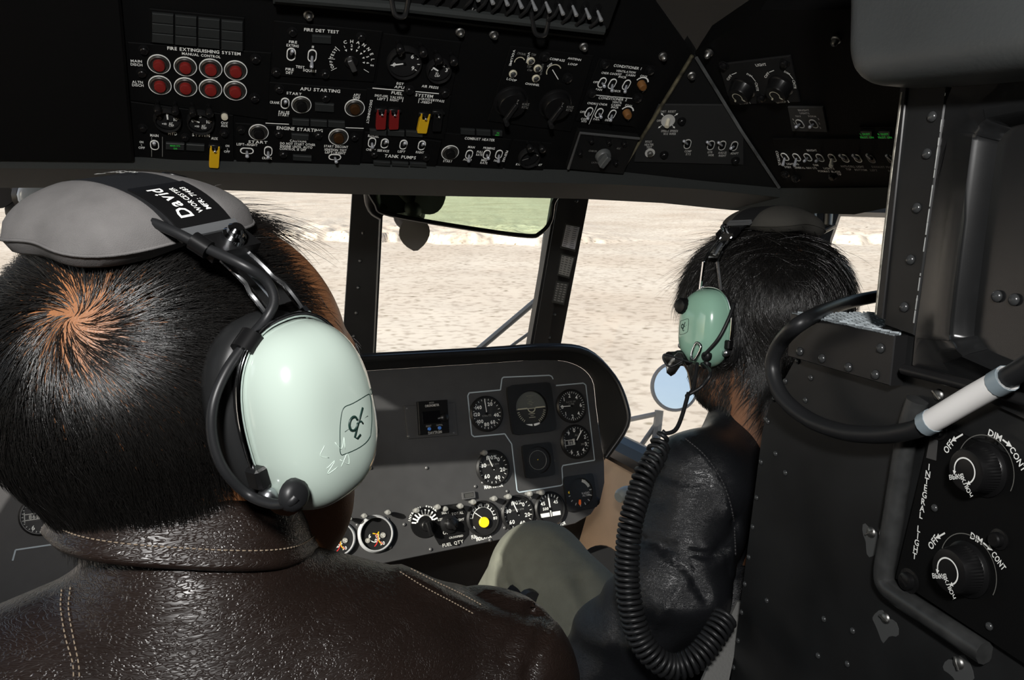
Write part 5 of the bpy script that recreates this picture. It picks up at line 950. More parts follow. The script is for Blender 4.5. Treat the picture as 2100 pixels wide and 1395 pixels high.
V = np.concatenate(rings); m_ = len(rings); Fs = [[j*n+i, j*n+i+1, (j+1)*n+i+1, (j+1)*n+i] for j in range(m_-1) for i in range(n-1)]+[[(m_-1)*n+i for i in range(n)]]
pd = lobj('pressed_panel', (V, Fs), mat('pressed_black', (.010, .0104, .0108), .24, bump=.05, bscale=30, var=.35, vscale=12), RW.Ml(0, 0), None, 60); tag(pd, 'glossy black pressed door panel with a rounded raised ridge', 'door panel')
for x, y in ((2053, 608), (2088, 615)): rivet(pd, x, y, .003, RIVB)
lg = lobj('ledge_bar', tube([(*RW.loc(1876, 757), .010), (*RW.loc(2100, 812), .010), (*RW.loc(2500, 930), .010)], .0042, 8), BLKG, RW.Ml(0, 0), None, 50); lg['kind'] = 'thing'; tag(lg, 'black ledge bar running under the pressed door panel', 'bar')
# ---- padded cover at the upper right
pc = lobj('padded_cover', pillow(smooth_path(np.c_[wl((1836, -260), (1834, -60), (1832, 60), (1831, 120), (1840, 158), (1862, 178), (1900, 182), (2000, 176), (2200, 160), (2700, 110), (2700, -300)), np.zeros(11)], 4, True)[:, :2], -.04, .05, .022, 7), mat('cover_charcoal', (.045, .049, .050), .5, bump=.2, bscale=300, var=.15), RW.Ml(0, 0), None, 60); tag(pc, 'large charcoal padded cover with rounded corner at the top right', 'cover')
# ---- integral light control panel
lp = lobj('integral_light_panel', prism(wl((1925, 866), (2500, 1115), (2480, 1600), (1848, 1186)), .002, .006, .001), PANEL, RW.Ml(0, 0), None, 30); tag(lp, 'black wall panel lettered INTEGRAL LIGHT with two fluted dimmer knobs', 'control panel')
FRB = mat('frame_bar', (.03, .031, .031), .35, var=.4, vscale=60)
fr_ = smooth_path([np.array([*RW.loc(*p), .006]) for p in ((1895, 820), (1872, 900), (1842, 1080), (1826, 1170), (1832, 1200), (1858, 1222), (1940, 1276), (2035, 1338))], 5)
lobj('frame_bar', tube(fr_, .0085, 10, flat=.9), FRB, RW.Ml(0, 0), lp, 60)
FACE = .017
for (kx, ky) in ((2036, 962), (2000, 1166)):
    s_ = RW.scale(kx, ky)[1]; r_ = 60*s_; Mk = RW.M(kx, ky, .006)
    k_ = lobj('dimmer_knob', knob_mesh(r_*.80, FACE, 46), PLAS, Mk, lp, 35)
    lobj('ring_mark', tf(arc2(r_*1.14, D2(200), D2(-20), r_*.03, 40), (0, 0, .0008)), mat('ring_dim', (.12, .12, .11), .5), Mk, k_, False)
    q_ = r_*.42; z_ = (0, 0, FACE+.0004)
    lobj('knob_mark', tf(merge(arc2(q_, D2(-50), D2(190), q_*.12, 24), arrow2(-q_*.98, -q_*.1, -q_*.95, -q_*.65, q_*.12, q_*.35), arrow2(q_*.70, -q_*.70, q_*.35, -q_*1.0, q_*.12, q_*.35)), z_), WHT, Mk, k_, False)
    lobj('lettering', tf(merge(glyph_parts('ВЫКЛ', -q_*.72, -q_*.72, q_*.36, D2(22)), glyph_parts('ВКЛЮЧ', q_*.30, -q_*1.1, q_*.36, D2(-48))), z_), WHT, Mk, k_, False)
tw_ = lambda s, x0, y0, x1, y1, h: text(RW, lp, s, x0, y0, x1, y1, h, WHT, .0064)
tw_('OFF', 1953, 926, 1968, 904, 14); tw_('DIM', 2043, 885, 2070, 899, 13); tw_('CONT', 2090, 917, 2118, 965, 13); tw_('OFF', 1921, 1122, 1936, 1100, 14); tw_('DIM', 2006, 1096, 2030, 1110, 13); tw_('CONT', 2052, 1132, 2076, 1166, 13)
for x0, y0, x1, y1 in ((1990, 890, 1966, 904), (2072, 901, 2092, 916), (1953, 1092, 1934, 1103), (2032, 1112, 2052, 1128)):
    p0, p1 = RW.loc(x0, y0), RW.loc(x1, y1); lobj('arrow_mark', arrow2(*p0, *p1, .0012, .0042), WHT, RW.Ml(0, 0, .0064), lp, False)
ps = []; sc_ = RW.scale(1905, 1050)[1]
S_ = 'INTEGRAL LIGHT'; p0, p1 = RW.loc(1920, 957), RW.loc(1890, 1139)
for i, ch in enumerate(S_):
    if ch == ' ': continue
    q = p0+(p1-p0)*i/(len(S_)-1); ps.append(glyph_parts(ch, q[0], q[1], 12.5*sc_, D2(2)))
lobj('lettering', merge(*ps), WHT, RW.Ml(0, 0, .0064), lp, False)
for x, y, r in ((1943, 884, 15), (1879, 1190, 22), (2065, 1105, 20)): fastener(RW, lp, x, y, r, .006)
for x, y in ((1931, 1041), (2044, 1283)): rivet(lp, x, y, .006, RIV, 'small_screw')
lobj('tape_patch', prism(wl((1922, 897), (1938, 899), (1934, 944), (1914, 938)), .006, .0064), mat('worn_tape', (.05, .05, .05), .35), RW.Ml(0, 0), lp, False)
# ---- thick cable loop with the white sleeve
hz = lambda x, y, h=.030: RW.hit(x, y, h)
path = [Cc(1850, 596, 1.0), Cc(1808, 606, .93), Cc(1735, 622, .86), hz(1655, 655, .035), hz(1603, 700, .035), hz(1584, 752, .035), hz(1603, 812, .035), hz(1655, 858, .03), hz(1725, 885, .028), hz(1800, 892, .026), hz(1866, 884, .026), hz(1905, 867, .026), hz(2000, 812, .026), hz(2090, 762, .028), hz(2200, 690, .03)]
cb = empty('hose_cable', c2w(hz(1700, 885)), 'thick black cable looping from the door post with a white sleeve', 'cable')
P_ = smooth_path(path, 8); cobj('cable', tube(P_, .0068, 12), RUB, cb, 60)
i0 = 11*8; i1 = 13*8-1; seg = P_[i0-1:i1]
cobj('white_sleeve', tube(seg, .0082, 14), mat('white_sleeve', (.80, .79, .77), .5), cb, 60)
for k in (0, len(seg)-3): cobj('clear_band', tube(seg[k:k+3], .0087, 14), mat('clear_band', (.22, .27, .30), .3), cb, 60)
# ================================================================== SOFT FORMS: distance fields meshed with surface nets
f32 = np.float32
def capsule(P, a, b, ra, rb):
    a = np.asarray(a, f32); b = np.asarray(b, f32); ba = b-a; pa = P-a
    t = np.clip(pa@ba/ba.dot(ba), 0, 1); return np.linalg.norm(pa-t[:, None]*ba, axis=1)-(ra+(rb-ra)*t)
def ell(P, c, r, B=None):
    q = P-np.asarray(c, f32)
    if B is not None: q = q@np.asarray(B, f32).T
    r = np.asarray(r, f32); k0 = np.linalg.norm(q/r, axis=1); k1 = np.linalg.norm(q/(r*r), axis=1)+1e-9; return k0*(k0-1)/k1
def smin(a, b, k): h = np.clip(.5+.5*(b-a)/k, 0, 1); return b+(a-b)*h-k*h*(1-h)
def smax(a, b, k): return -smin(-a, -b, k)
def fgrad(fn, P, e=.0008):
    g = np.stack([fn(P+np.array(v, f32)*e)-fn(P-np.array(v, f32)*e) for v in ((1, 0, 0), (0, 1, 0), (0, 0, 1))], 1); return g/(np.linalg.norm(g, axis=1)[:, None]+1e-9)
def surface_nets(fn, lo, hi, h, proj=2):
    lo = np.asarray(lo, float); n = np.ceil((np.asarray(hi)-lo)/h).astype(int)+1
    ax = [lo[i]+h*np.arange(n[i]) for i in range(3)]; G = np.stack(np.meshgrid(*ax, indexing='ij'), -1).reshape(-1, 3).astype(f32)
    S = np.concatenate([fn(G[i:i+400000]) for i in range(0, len(G), 400000)]).reshape(n); del G
    I = S < 0; c = n-1
    cs = np.zeros(c, np.int8)
    for dx in (0, 1):
        for dy in (0, 1):
            for dz in (0, 1): cs += I[dx:dx+c[0], dy:dy+c[1], dz:dz+c[2]]
    act = (cs > 0) & (cs < 8); idx = np.argwhere(act); vid = -np.ones(c, np.int64); vid[act] = np.arange(len(idx))
    acc = np.zeros((len(idx), 3)); cnt = np.zeros(len(idx))
    cor = [np.array(q) for q in ((0, 0, 0), (1, 0, 0), (0, 1, 0), (1, 1, 0), (0, 0, 1), (1, 0, 1), (0, 1, 1), (1, 1, 1))]
    val = [S[idx[:, 0]+q[0], idx[:, 1]+q[1], idx[:, 2]+q[2]] for q in cor]
    for i in range(8):
        for j in range(i+1, 8):
            if np.abs(cor[i]-cor[j]).sum() != 1: continue
            a, b = val[i], val[j]; m = (a < 0) != (b < 0); t = np.where(m, a/(a-b+1e-12), 0)
            acc += np.where(m[:, None], cor[i]+(cor[j]-cor[i])*t[:, None], 0); cnt += m
    V = lo+h*(idx+acc/cnt[:, None]); Q = []
    for ax_ in range(3):
        o = [k for k in range(3) if k != ax_]
        sl0 = [slice(None)]*3; sl1 = [slice(None)]*3; sl0[ax_] = slice(0, n[ax_]-1); sl1[ax_] = slice(1, n[ax_])
        ed = I[tuple(sl0)] != I[tuple(sl1)]; e = np.argwhere(ed)
        e = e[(e[:, o[0]] > 0) & (e[:, o[1]] > 0) & (e[:, o[0]] < n[o[0]]-1) & (e[:, o[1]] < n[o[1]]-1)]
        fl_ = I[e[:, 0], e[:, 1], e[:, 2]]; q = []
        for da, db in ((0, 0), (1, 0), (1, 1), (0, 1)):
            k = e.copy(); k[:, o[0]] -= da; k[:, o[1]] -= db; q.append(vid[k[:, 0], k[:, 1], k[:, 2]])
        q = np.stack(q, 1); flip = fl_ if ax_ != 1 else ~fl_; q[flip] = q[flip][:, ::-1]; Q.append(q)
    Q = np.concatenate(Q); Q = Q[(Q >= 0).all(1)]
    V = V.astype(f32)
    for _ in range(proj):
        d = fn(V); V = V-(fgrad(fn, V)*np.clip(d, -h, h)[:, None]*.9).astype(f32)
    return V.astype(float), Q
def to_px(P): return np.stack([1050+P[:, 0]/P[:, 2]*FPX, 697.5-P[:, 1]/P[:, 2]*FPX], 1)
def poly_dist(X, pts):
    d = np.full(len(X), 1e9)
    for a, b in zip(pts[:-1], pts[1:]):
        a = np.asarray(a, float); b = np.asarray(b, float); ba = b-a; t = np.clip((X-a)@ba/ba.dot(ba), 0, 1); d = np.minimum(d, np.linalg.norm(X-a-t[:, None]*ba, axis=1))
    return d
def trace(fn, px, d0, d1):     # march pixel directions onto a surface; returns camera-space points
    D = np.array([ray(*p) for p in px], f32); t = np.full(len(D), d0, f32); L = np.linalg.norm(D, axis=1)
    for _ in range(90): t += fn(D*t[:, None])/L*.7; t = np.clip(t, d0, d1)
    return (D*t[:, None]).astype(float)
w2c = lambda v: BAS@np.asarray(v, float)
cr, cf, cz = w2c(CR), w2c(CF), w2c(CZ)
# ------------------------------------------------------------------ heads
class Frame:
    def __init__(s, o, r, u, k=1.0): s.k = k; s.o = np.asarray(o, float); s.r = nrm(r); u = np.asarray(u, float); s.u = nrm(u-s.r*s.r.dot(u)); s.f = np.cross(s.r, s.u); s.B = np.stack([s.r, s.f, s.u])
    def to(s, P): return s.o+np.asarray(P, float)@s.B*s.k
    def inv(s, P): return (np.asarray(P, float)-s.o)@s.B.T/s.k
    def hit(s, px, py, x): d = ray(px, py); t = (x*s.k+s.o.dot(s.r))/d.dot(s.r); return s.inv(d*t)
def head_sdf(P):
    d = ell(P, (0, -.012, .032), (.079, .100, .090)); d = smin(d, ell(P, (0, .032, .022), (.066, .068, .074)), .03)
    d = smin(d, ell(P, (0, .038, -.045), (.060, .056, .075)), .03); d = smin(d, ell(P, (0, .034, -.090), (.046, .044, .034)), .03)
    d = smin(d, capsule(P, (0, -.020, -.05), (0, -.050, -.20), .058, .062), .03)
    d = smin(d, capsule(P, (-.034, .086, .010), (.034, .086, .010), .012, .012), .015); d = smin(d, capsule(P, (0, .096, -.005), (0, .108, -.050), .008, .014), .012)
    d = smin(d, ell(P, (0, .090, -.082), (.024, .010, .009)), .01); d = smin(d, capsule(P, (0, -.05, -.20), (0, -.06, -.30), .062, .075), .04)
    for s in (-1, 1):
        d = smax(d, -ell(P, (s*.032, .112, -.010), (.018, .016, .012)), .012); d = smin(d, ell(P, (s*.031, .088, -.011), (.0125, .0125, .0125)), .002); d = smin(d, ell(P, (s*.081, -.008, -.018), (.010, .020, .032)), .006)
    return d
HV, HQ = surface_nets(head_sdf, (-.13, -.20, -.30), (.13, .15, .14), .0042)
def skin_mat(name, col):
    m = mat(name, col, .48, bump=.25, bscale=700, var=.18, vscale=45); b = m.node_tree.nodes['Principled BSDF']; b.inputs['Subsurface Weight'].default_value = .08; b.inputs['Subsurface Radius'].default_value = (.010, .004, .002); b.inputs['Subsurface Scale'].default_value = .3; return m
HAIR = mat('black_hair', (.0085, .0078, .0072), .30, spec=.9)
def grow(fr, N, region, flow, length, lift, rad, seed, steps=7, clump=0.0):
    """strands rooted on the head, traced along a flow field just above the skin; returns one mesh of thin tapered tubes"""
    g = np.random.default_rng(seed); tri = HQ; pick = g.random(N*4)
    A = HV[tri]; ar = np.linalg.norm(np.cross(A[:, 1]-A[:, 0], A[:, 3]-A[:, 0]), axis=1); cum = np.cumsum(ar)/ar.sum()
    k = np.searchsorted(cum, pick); s, t = g.random((2, len(k), 1)); R = (A[k, 0]*(1-s)+A[k, 1]*s)*(1-t)+(A[k, 3]*(1-s)+A[k, 2]*s)*t
    R = R[g.random(len(R)) < region(R)][:N]; n = len(R); L = length(R)*(.75+.5*g.random(n)); jit = g.normal(0, 1, (n, 3)); lf = lift(R)*(.5+g.random(n))
    P = R.astype(f32).copy(); path = [P.astype(float)]
    for i in range(1, steps):
        nr = fgrad(head_sdf, P); D = flow(P)+jit*(.16+clump); D = D-nr*(D*nr).sum(1)[:, None]; D /= np.linalg.norm(D, axis=1)[:, None]+1e-9
        P = P+(D*(L/(steps-1))[:, None]).astype(f32); d = head_sdf(P); tgt = lf*(i/(steps-1))**.8
        P = (P+fgrad(head_sdf, P)*(tgt-d)[:, None]*.85).astype(f32); path.append(P.astype(float))
    W = np.stack([fr.to(p) for p in path], 1)         # n, steps, 3 camera space
    T = np.gradient(W, axis=1); T /= np.linalg.norm(T, axis=2)[:, :, None]+1e-9
    a = np.cross(T, np.array([.3, .5, .8])); a /= np.linalg.norm(a, axis=2)[:, :, None]+1e-9; b = np.cross(T, a)
    rr = rad*(.7+.6*g.random(n))[:, None, None]*np.array([1, 1, .95, .85, .7, .5, .2, .1][:steps])[None, :, None]
    ang = np.arange(3)*2*math.pi/3; V = np.stack([W+rr*(math.cos(q)*a+math.sin(q)*b) for q in ang], 2).reshape(-1, 3)
    base = (np.arange(n)*steps*3)[:, None, None, None]+(np.arange(steps-1)*3)[None, :, None, None]
    q = np.array([[0, 1, 4, 3], [1, 2, 5, 4], [2, 0, 3, 5]])[None, None]; Fq = (base+q).reshape(-1, 4)
    return V, Fq
def phi(P): return np.degrees(np.abs(np.arctan2(P[:, 0], P[:, 1]+.02)))
def hairline(P, front, temple, side, nape):
    a = phi(P); return np.interp(a, [0, 30, 52, 72, 95, 112, 135, 180], [front, temple, temple, side, side, nape*.6, nape, nape])
def nz(P): v = np.asarray(P, float); return v/(np.linalg.norm(v, axis=1)[:, None]+1e-9)
def person(fr, label, skin):
    e = empty('person', c2w(fr.to((0, -.05, -.75))), label, 'person')
    b = cobj('body', (fr.to(HV), HQ), skin, e, True); return e
# ---- nearer pilot
FA = Frame((-.1990, -.044, .525), (.825, -.06, -.56), (-.13, .965, -.255), 1.05)
SKA = skin_mat('skin_tan', (.30, .125, .050)); SKB = skin_mat('skin_brown', (.24, .112, .058))
pa = person(FA, 'person in a brown leather jacket seen from behind, wearing the nearer headset', SKA)
headA = lambda P: head_sdf(FA.inv(P).astype(f32))
WH = FA.inv(trace(headA, [(150, 650)], .3, .7))[0]
def flowA(P):
    v = np.asarray(P, float)-WH; d = np.linalg.norm(v, axis=1); v = nz(v); sw = np.cross(np.tile(nrm(WH), (len(v), 1)), v)*np.exp(-d/.03)[:, None]*.8
    dn = np.tile(np.array([0, .10, -1.0]), (len(v), 1)); k = np.clip((.055-np.asarray(P)[:, 2])/.07, 0, 1)[:, None]*np.clip(d/.05, 0, 1)[:, None]
    return v*(1-k)+dn*k+sw
def regA(P):
    w = np.clip((P[:, 2]-hairline(P, .088, .100, .0, -.036))/.012, 0, 1); d = np.linalg.norm(P-WH, axis=1)
    th = .45+.55*np.clip((d-.008)/.030, 0, 1); tmp = np.where((phi(P) < 85) & (P[:, 1] > .02), .35, 1.0); return w*th*tmp
V, Q = grow(FA, 46000, regA, flowA, lambda P: np.where(P[:, 2] < -.01, .026, .030)*np.clip(.6+np.linalg.norm(P-WH, axis=1)/.07, 0, 1)+.016*np.clip(P[:, 1]/.08, 0, 1), lambda P: .0045+.006*np.clip(P[:, 1]/.09, 0, 1)+.003*np.clip(-P[:, 2]/.08, 0, 1), .00017, 3)
cobj('hair', (V, Q), HAIR, pa, True)['kind'] = 'stuff'
def regT(P):    # sparse temple hair and eyebrow
    a = phi(P); t = np.where((a > 38) & (a < 85) & (P[:, 2] > -.02) & (P[:, 2] < .075), .30, 0); eb = np.where((P[:, 1] > .07) & (np.abs(P[:, 0]) > .012) & (np.abs(P[:, 0]) < .055) & (np.abs(P[:, 2]-.016) < .006), 1., 0); return np.maximum(t, eb)
V, Q = grow(FA, 4200, regT, lambda P: np.tile(np.array([0, .15, -1.0]), (len(P), 1))+np.where(np.asarray(P)[:, 1:2] > .07, np.array([[.8, 0, .6]]), 0), lambda P: np.full(len(P), .011), lambda P: np.full(len(P), .0022), .00016, 5, 6)
cobj('short_hair', (V, Q), HAIR, pa, True)['kind'] = 'stuff'
def regF(P): return np.clip((P[:, 2]-.098)/.01, 0, 1)*np.clip((P[:, 1]-.01)/.03, 0, 1)
V, Q = grow(FA, 2600, regF, lambda P: np.tile(np.array([.5, 1.0, .25]), (len(P), 1)), lambda P: np.full(len(P), .050), lambda P: np.full(len(P), .016), .00017, 9)
cobj('fringe_hair', (V, Q), HAIR, pa, True)['kind'] = 'stuff'
# ---- co-pilot
FB = Frame((.316, .022, 1.060), (.82, .0, .57), (.0, .985, -.10), .965)
pb = person(FB, 'person with shaggy black hair and black leather jacket in the far seat', SKB)
WB = np.array([.01, -.055, .105])
def flowB(P):
    v = np.asarray(P, float)-WB; d = np.linalg.norm(v, axis=1); v = nz(v); dn = np.tile(np.array([0, -.05, -1.0]), (len(v), 1)); k = np.clip(d/.09, 0, 1)[:, None]*.75*np.where(np.asarray(P)[:, 1:2] > .03, .5, 1); return v*(1-k)+dn*k
regB = lambda P: np.clip((P[:, 2]-hairline(P, .055, .055, -.04, -.115))/.012, 0, 1)
V, Q = grow(FB, 20000, regB, flowB, lambda P: .050+.02*np.clip(P[:, 2]/.08, 0, 1), lambda P: .009+.005*np.clip(P[:, 2]/.08, 0, 1), .00040, 11, 8, .30)
cobj('hair', (V, Q), HAIR, pb, True)['kind'] = 'stuff'
V, Q = grow(FB, 700, lambda P: np.clip((P[:, 2]-.05)/.02, 0, 1)*np.where(P[:, 1] > .0, 1, .12), lambda P: nz(np.asarray(P)-WB)*1.0+np.array([0, .3, -.15]), lambda P: np.full(len(P), .060), lambda P: np.full(len(P), .034), .00020, 12, 8)
cobj('stray_hair', (V, Q), HAIR, pb, True)['kind'] = 'stuff'
regBe = lambda P: np.where((P[:, 2] < -.035) & (P[:, 2] > -.125) & (P[:, 1] > -.012) & (np.abs(P[:, 0]) > .012+.0*P[:, 0]), 1., 0)
V, Q = grow(FB, 9000, regBe, lambda P: np.tile(np.array([0, .35, -1.0]), (len(P), 1)), lambda P: np.full(len(P), .013), lambda P: np.full(len(P), .004), .00026, 13, 5)
cobj('beard', (V, Q), HAIR, pb, True)['kind'] = 'stuff'
# ------------------------------------------------------------------ clothing
BRN = leather('brown_leather', (.0115, .0068, .0052), .36, 210, .36); BLKL = leather('black_leather', (.0085, .0092, .0108), .34, 330, .3)
NBA = Cc(405, 1150, .505)
RSA = NBA+cr*.186-cz*.124; LSA = NBA-cr*.185-cz*.098; BT = np.stack([cr, cf, cz])
REA = RSA+cr*.045-cz*.23+cf*.10; RHA = REA+cf*.22-cr*.06+cz*.02; LEA = LSA-cr*.045-cz*.23+cf*.10; LHA = LEA+cf*.22+cr*.06+cz*.02
SEAM_A = [(825, 1165), (880, 1198), (935, 1228), (985, 1256)]
FOLDS_A = [[(1090, 1255), (1060, 1300), (1035, 1350)], [(1120, 1275), (1100, 1320), (1085, 1395)], [(960, 1215), (1050, 1250), (1100, 1262)], [(620, 1115), (540, 1140), (420, 1160)]]
def jacketA(P):
    d = capsule(P, NBA-cz*.040, RSA, .054, .058); d = smin(d, capsule(P, NBA-cz*.040, LSA, .054, .058), .03); d = smin(d, ell(P, NBA-cz*.24-cf*.015, (.205, .125, .215), BT), .06)
    d = smin(d, ell(P, NBA-cz*.48, (.19, .125, .20), BT), .06); d = smin(d, capsule(P, RSA, REA, .060, .050), .02); d = smin(d, capsule(P, REA, RHA, .050, .042), .02); d = smin(d, capsule(P, LSA, LEA, .060, .050), .02); d = smin(d, capsule(P, LEA, LHA, .050, .042), .02)
    d = smin(d, capsule(P, NBA-cz*.05, NBA-cz*.01, .060, .056), .03)
    X = to_px(P)
    for c in FOLDS_A: d = d+.0045*np.exp(-(poly_dist(X, c)/13)**2)
    d = d-.0035*np.exp(-(poly_dist(X, SEAM_A)/16)**2)
    q = P@np.array([30., 55., 10.]); d = d+.0016*np.sin(q+3*np.sin(P@np.array([18., -12., 25.])))*np.clip((to_px(P)[:, 0]-700)/300, .15, 1)
    return d.astype(f32)
V, Q = surface_nets(jacketA, (-.62, -.85, .22), (.16, -.05, 1.02), .0072, 3)
ja = cobj('jacket', (V, Q), BRN, pa, True); ja['label'] = 'brown leather jacket'
# collar: a folded band lofted around the neck
ax = nrm(cz*1.0+cf*.22+cr*.22); e1 = nrm(cr-ax*cr.dot(ax)); e2 = np.cross(e1, ax); e2 = e2 if e2.dot(cf) > 0 else -e2
def collar(c, prof, sx, sy, n=64, drop=.0):
    V = []
    for r, z in prof:
        for k in range(n):
            t = 2*math.pi*k/n; fr = math.cos(t-math.pi/2); w = 1+.03*math.sin(5*t)
            V.append(c+e1*r*sx*math.cos(t)*w+e2*r*sy*math.sin(t)*w+ax*(z-drop*max(0, math.sin(t))))
    m = len(prof); return np.array(V), [[j*n+k, j*n+(k+1) % n, (j+1)*n+(k+1) % n, (j+1)*n+k] for j in range(m-1) for k in range(n)]
CA = Cc(392, 1050, .515)
cobj('collar', collar(CA, [(.056, -.05), (.057, .004), (.058, .013), (.061, .017), (.065, .014), (.069, .005), (.073, -.007), (.077, -.014), (.078, -.017), (.075, -.020), (.068, -.020)], 1.04, .96, drop=.004), BRN, ja, True)
STI = mat('tan_thread', (.22, .17, .12), .7)
def stitch(fn, px, d0, d1, m, par, n, duty=.6, r=.00045, lift=.0006):
    S = smooth_path([np.array(p, float) for p in px], 30); Pt = trace(fn, S, d0, d1); Pt = Pt[np.abs(fn(Pt.astype(f32))) < .003]; G = fgrad(fn, Pt.astype(f32)); Pt = Pt+G*lift
    s = np.r_[0, np.cumsum(np.linalg.norm(np.diff(Pt, axis=0), axis=1))]; L = s[-1]; at_ = lambda t: np.array([np.interp(t, s, Pt[:, i]) for i in range(3)])
    ps = [tube([at_(L*i/n), at_(L*(i+duty/2)/n), at_(L*(i+duty)/n)], r, 5) for i in range(n)]
    o = cobj('stitching', merge(*ps), m, par, True); o['kind'] = 'stuff'
colA = lambda P: np.minimum(jacketA(P), np.abs(capsule(P, CA-ax*.02, CA+ax*.01, .090, .074))-.001)
stitch(jacketA, [(842, 1168), (892, 1194), (942, 1218), (988, 1243)], .35, .8, STI, ja, 26); stitch(jacketA, [(820, 1174), (872, 1206), (925, 1234), (972, 1260)], .35, .8, STI, ja, 26)
stitch(jacketA, [(128, 1210), (126, 1250), (136, 1310), (150, 1360), (152, 1394)], .25, .8, STI, ja, 16); stitch(jacketA, [(146, 1205), (142, 1250), (152, 1310), (162, 1360), (164, 1394)], .25, .8, STI, ja, 16)
ps = []
for k in range(70):
    t0 = D2(180+12)+(k)*D2(2.45)
    q = []
    for t in (t0, t0+D2(.8), t0+D2(1.5)):
        w = 1+.03*math.sin(5*t); q.append(CA+e1*.0747*1.04*math.cos(t)*w+e2*.0747*.96*math.sin(t)*w+ax*(-.0085))
    ps.append(tube(q, .00045, 5))
o_ = cobj('stitching', merge(*ps), STI, ja, True); o_['kind'] = 'stuff'
TRS = mat('navy_trousers', (.02, .022, .03), .8)
def trA(P):
    d = ell(P, NBA-cz*.62+cf*.05, (.18, .17, .12), BT)
    for s in (-1, 1): d = smin(d, capsule(P, NBA-cz*.62+cr*s*.09, NBA-cz*.60+cr*s*.13+cf*.45, .085, .065), .03); d = smin(d, capsule(P, NBA-cz*.60+cr*s*.13+cf*.45, NBA-cz*1.02+cr*s*.13+cf*.60, .065, .05), .03)
    return d.astype(f32)
V, Q = surface_nets(trA, (-.75, -1.45, .15), (.25, -.5, 1.5), .016); cobj('trousers', (V, Q), TRS, pa, True)
def hand(par, w, d, up, skin):     # relaxed hand: palm, four unequal bent fingers, thumb from the side
    d = nrm(d); up = nrm(up-d*d.dot(up)); sd = np.cross(d, up)
    def fn(P):
        q = ell(P, w+d*.05, (.042, .046, .018), np.stack([sd, d, up]))
        for i, (o, L) in enumerate(((-.030, .072), (-.010, .080), (.010, .075), (.029, .060))):
            a = w+d*.085+sd*o; b = a+d*L*.5-up*.012; c = b+d*L*.35-up*.03; q = smin(q, np.minimum(capsule(P, a, b, .0095, .009), capsule(P, b, c, .009, .0075)), .006)
        a = w+d*.035-sd*.036; b = a+d*.035-sd*.018-up*.01; c = b+d*.028-up*.012; q = smin(q, np.minimum(capsule(P, a, b, .012, .0105), capsule(P, b, c, .0105, .009)), .008); return smin(q, capsule(P, w-d*.03, w+d*.02, .026, .028), .012).astype(f32)
    c = w+d*.07; V, Q = surface_nets(fn, c-.13, c+.13, .0062); return cobj('hand', (V, Q), skin, par, True)
hand(pa, RHA+cf*.02, cf-.2*cr, cz, SKA); hand(pa, LHA+cf*.02, cf+.2*cr, cz, SKA)
# ---- co-pilot jacket, trousers
NBB = Cc(1580, 835, 1.09); LSB = Cc(1432, 1000, .985); RSB = NBB+np.array([.13, -.09, .12]); LEB = Cc(1385, 1195, .94); LWB = Cc(1235, 1375, 1.02); HIP = Cc(1500, 1440, 1.14); REB = RSB+np.array([.05, -.25, .10])
CR_B = [([(1310, 1105), (1350, 1112), (1400, 1130), (1460, 1142), (1500, 1100), (1505, 1070)], 9, .008), ([(1400, 905), (1440, 940), (1480, 1000), (1500, 1070), (1505, 1180)], 6, -.003), ([(1360, 1128), (1410, 1165), (1445, 1225)], 10, .007), ([(1350, 970), (1400, 985), (1440, 990)], 12, .004), ([(1420, 1180), (1370, 1240), (1340, 1300)], 6, -.0035), ([(1300, 1010), (1360, 1030)], 14, .004), ([(1260, 1180), (1270, 1300), (1265, 1395)], 16, .004)]
def jacketB(P):
    d = capsule(P, NBB-cz*.05, LSB, .058, .060); d = smin(d, capsule(P, NBB-cz*.05, RSB, .062, .060), .03); d = smin(d, capsule(P, (LSB+RSB)/2-cz*.06, HIP, .135, .150), .05); d = smin(d, capsule(P, LSB, LEB, .066, .060), .02)
    d = smin(d, capsule(P, LEB, LWB, .060, .058), .02); d = smin(d, capsule(P, RSB, REB, .062, .052), .02); d = smin(d, capsule(P, NBB-cz*.04, NBB+cz*.025+np.array([-.02, 0, -.01]), .068, .060), .03); d = smin(d, capsule(P, LWB+np.array([.05, .03, 0]), Cc(1300, 1460, 1.05), .07, .09), .04)
    X = to_px(P)
    for c, w, a in CR_B: d = d+a*np.exp(-(poly_dist(X, c)/w)**2)
    d = d+.003*np.sin(P@np.array([60., 40., 20.])+2.5*np.sin(P@np.array([25., -30., 10.])))*np.clip((X[:, 1]-950)/200, .1, 1); return d.astype(f32)
V, Q = surface_nets(jacketB, (.02, -.62, .82), (.66, -.02, 1.42), .0062, 3)
jb = cobj('jacket', (V, Q), BLKL, pb, True); jb['label'] = 'black leather jacket'
THR = mat('dark_thread', (.03, .03, .032), .6)
stitch(jacketB, [(1405, 900), (1445, 935), (1482, 990), (1503, 1060), (1508, 1140)], .7, 1.3, THR, jb, 40, .8, .0009, .0004)
OLV = mat('olive_trousers', (.105, .108, .085), .85, bump=.5, bscale=900, var=.1, vscale=40)
KN = Cc(1106, 1172, 1.46)
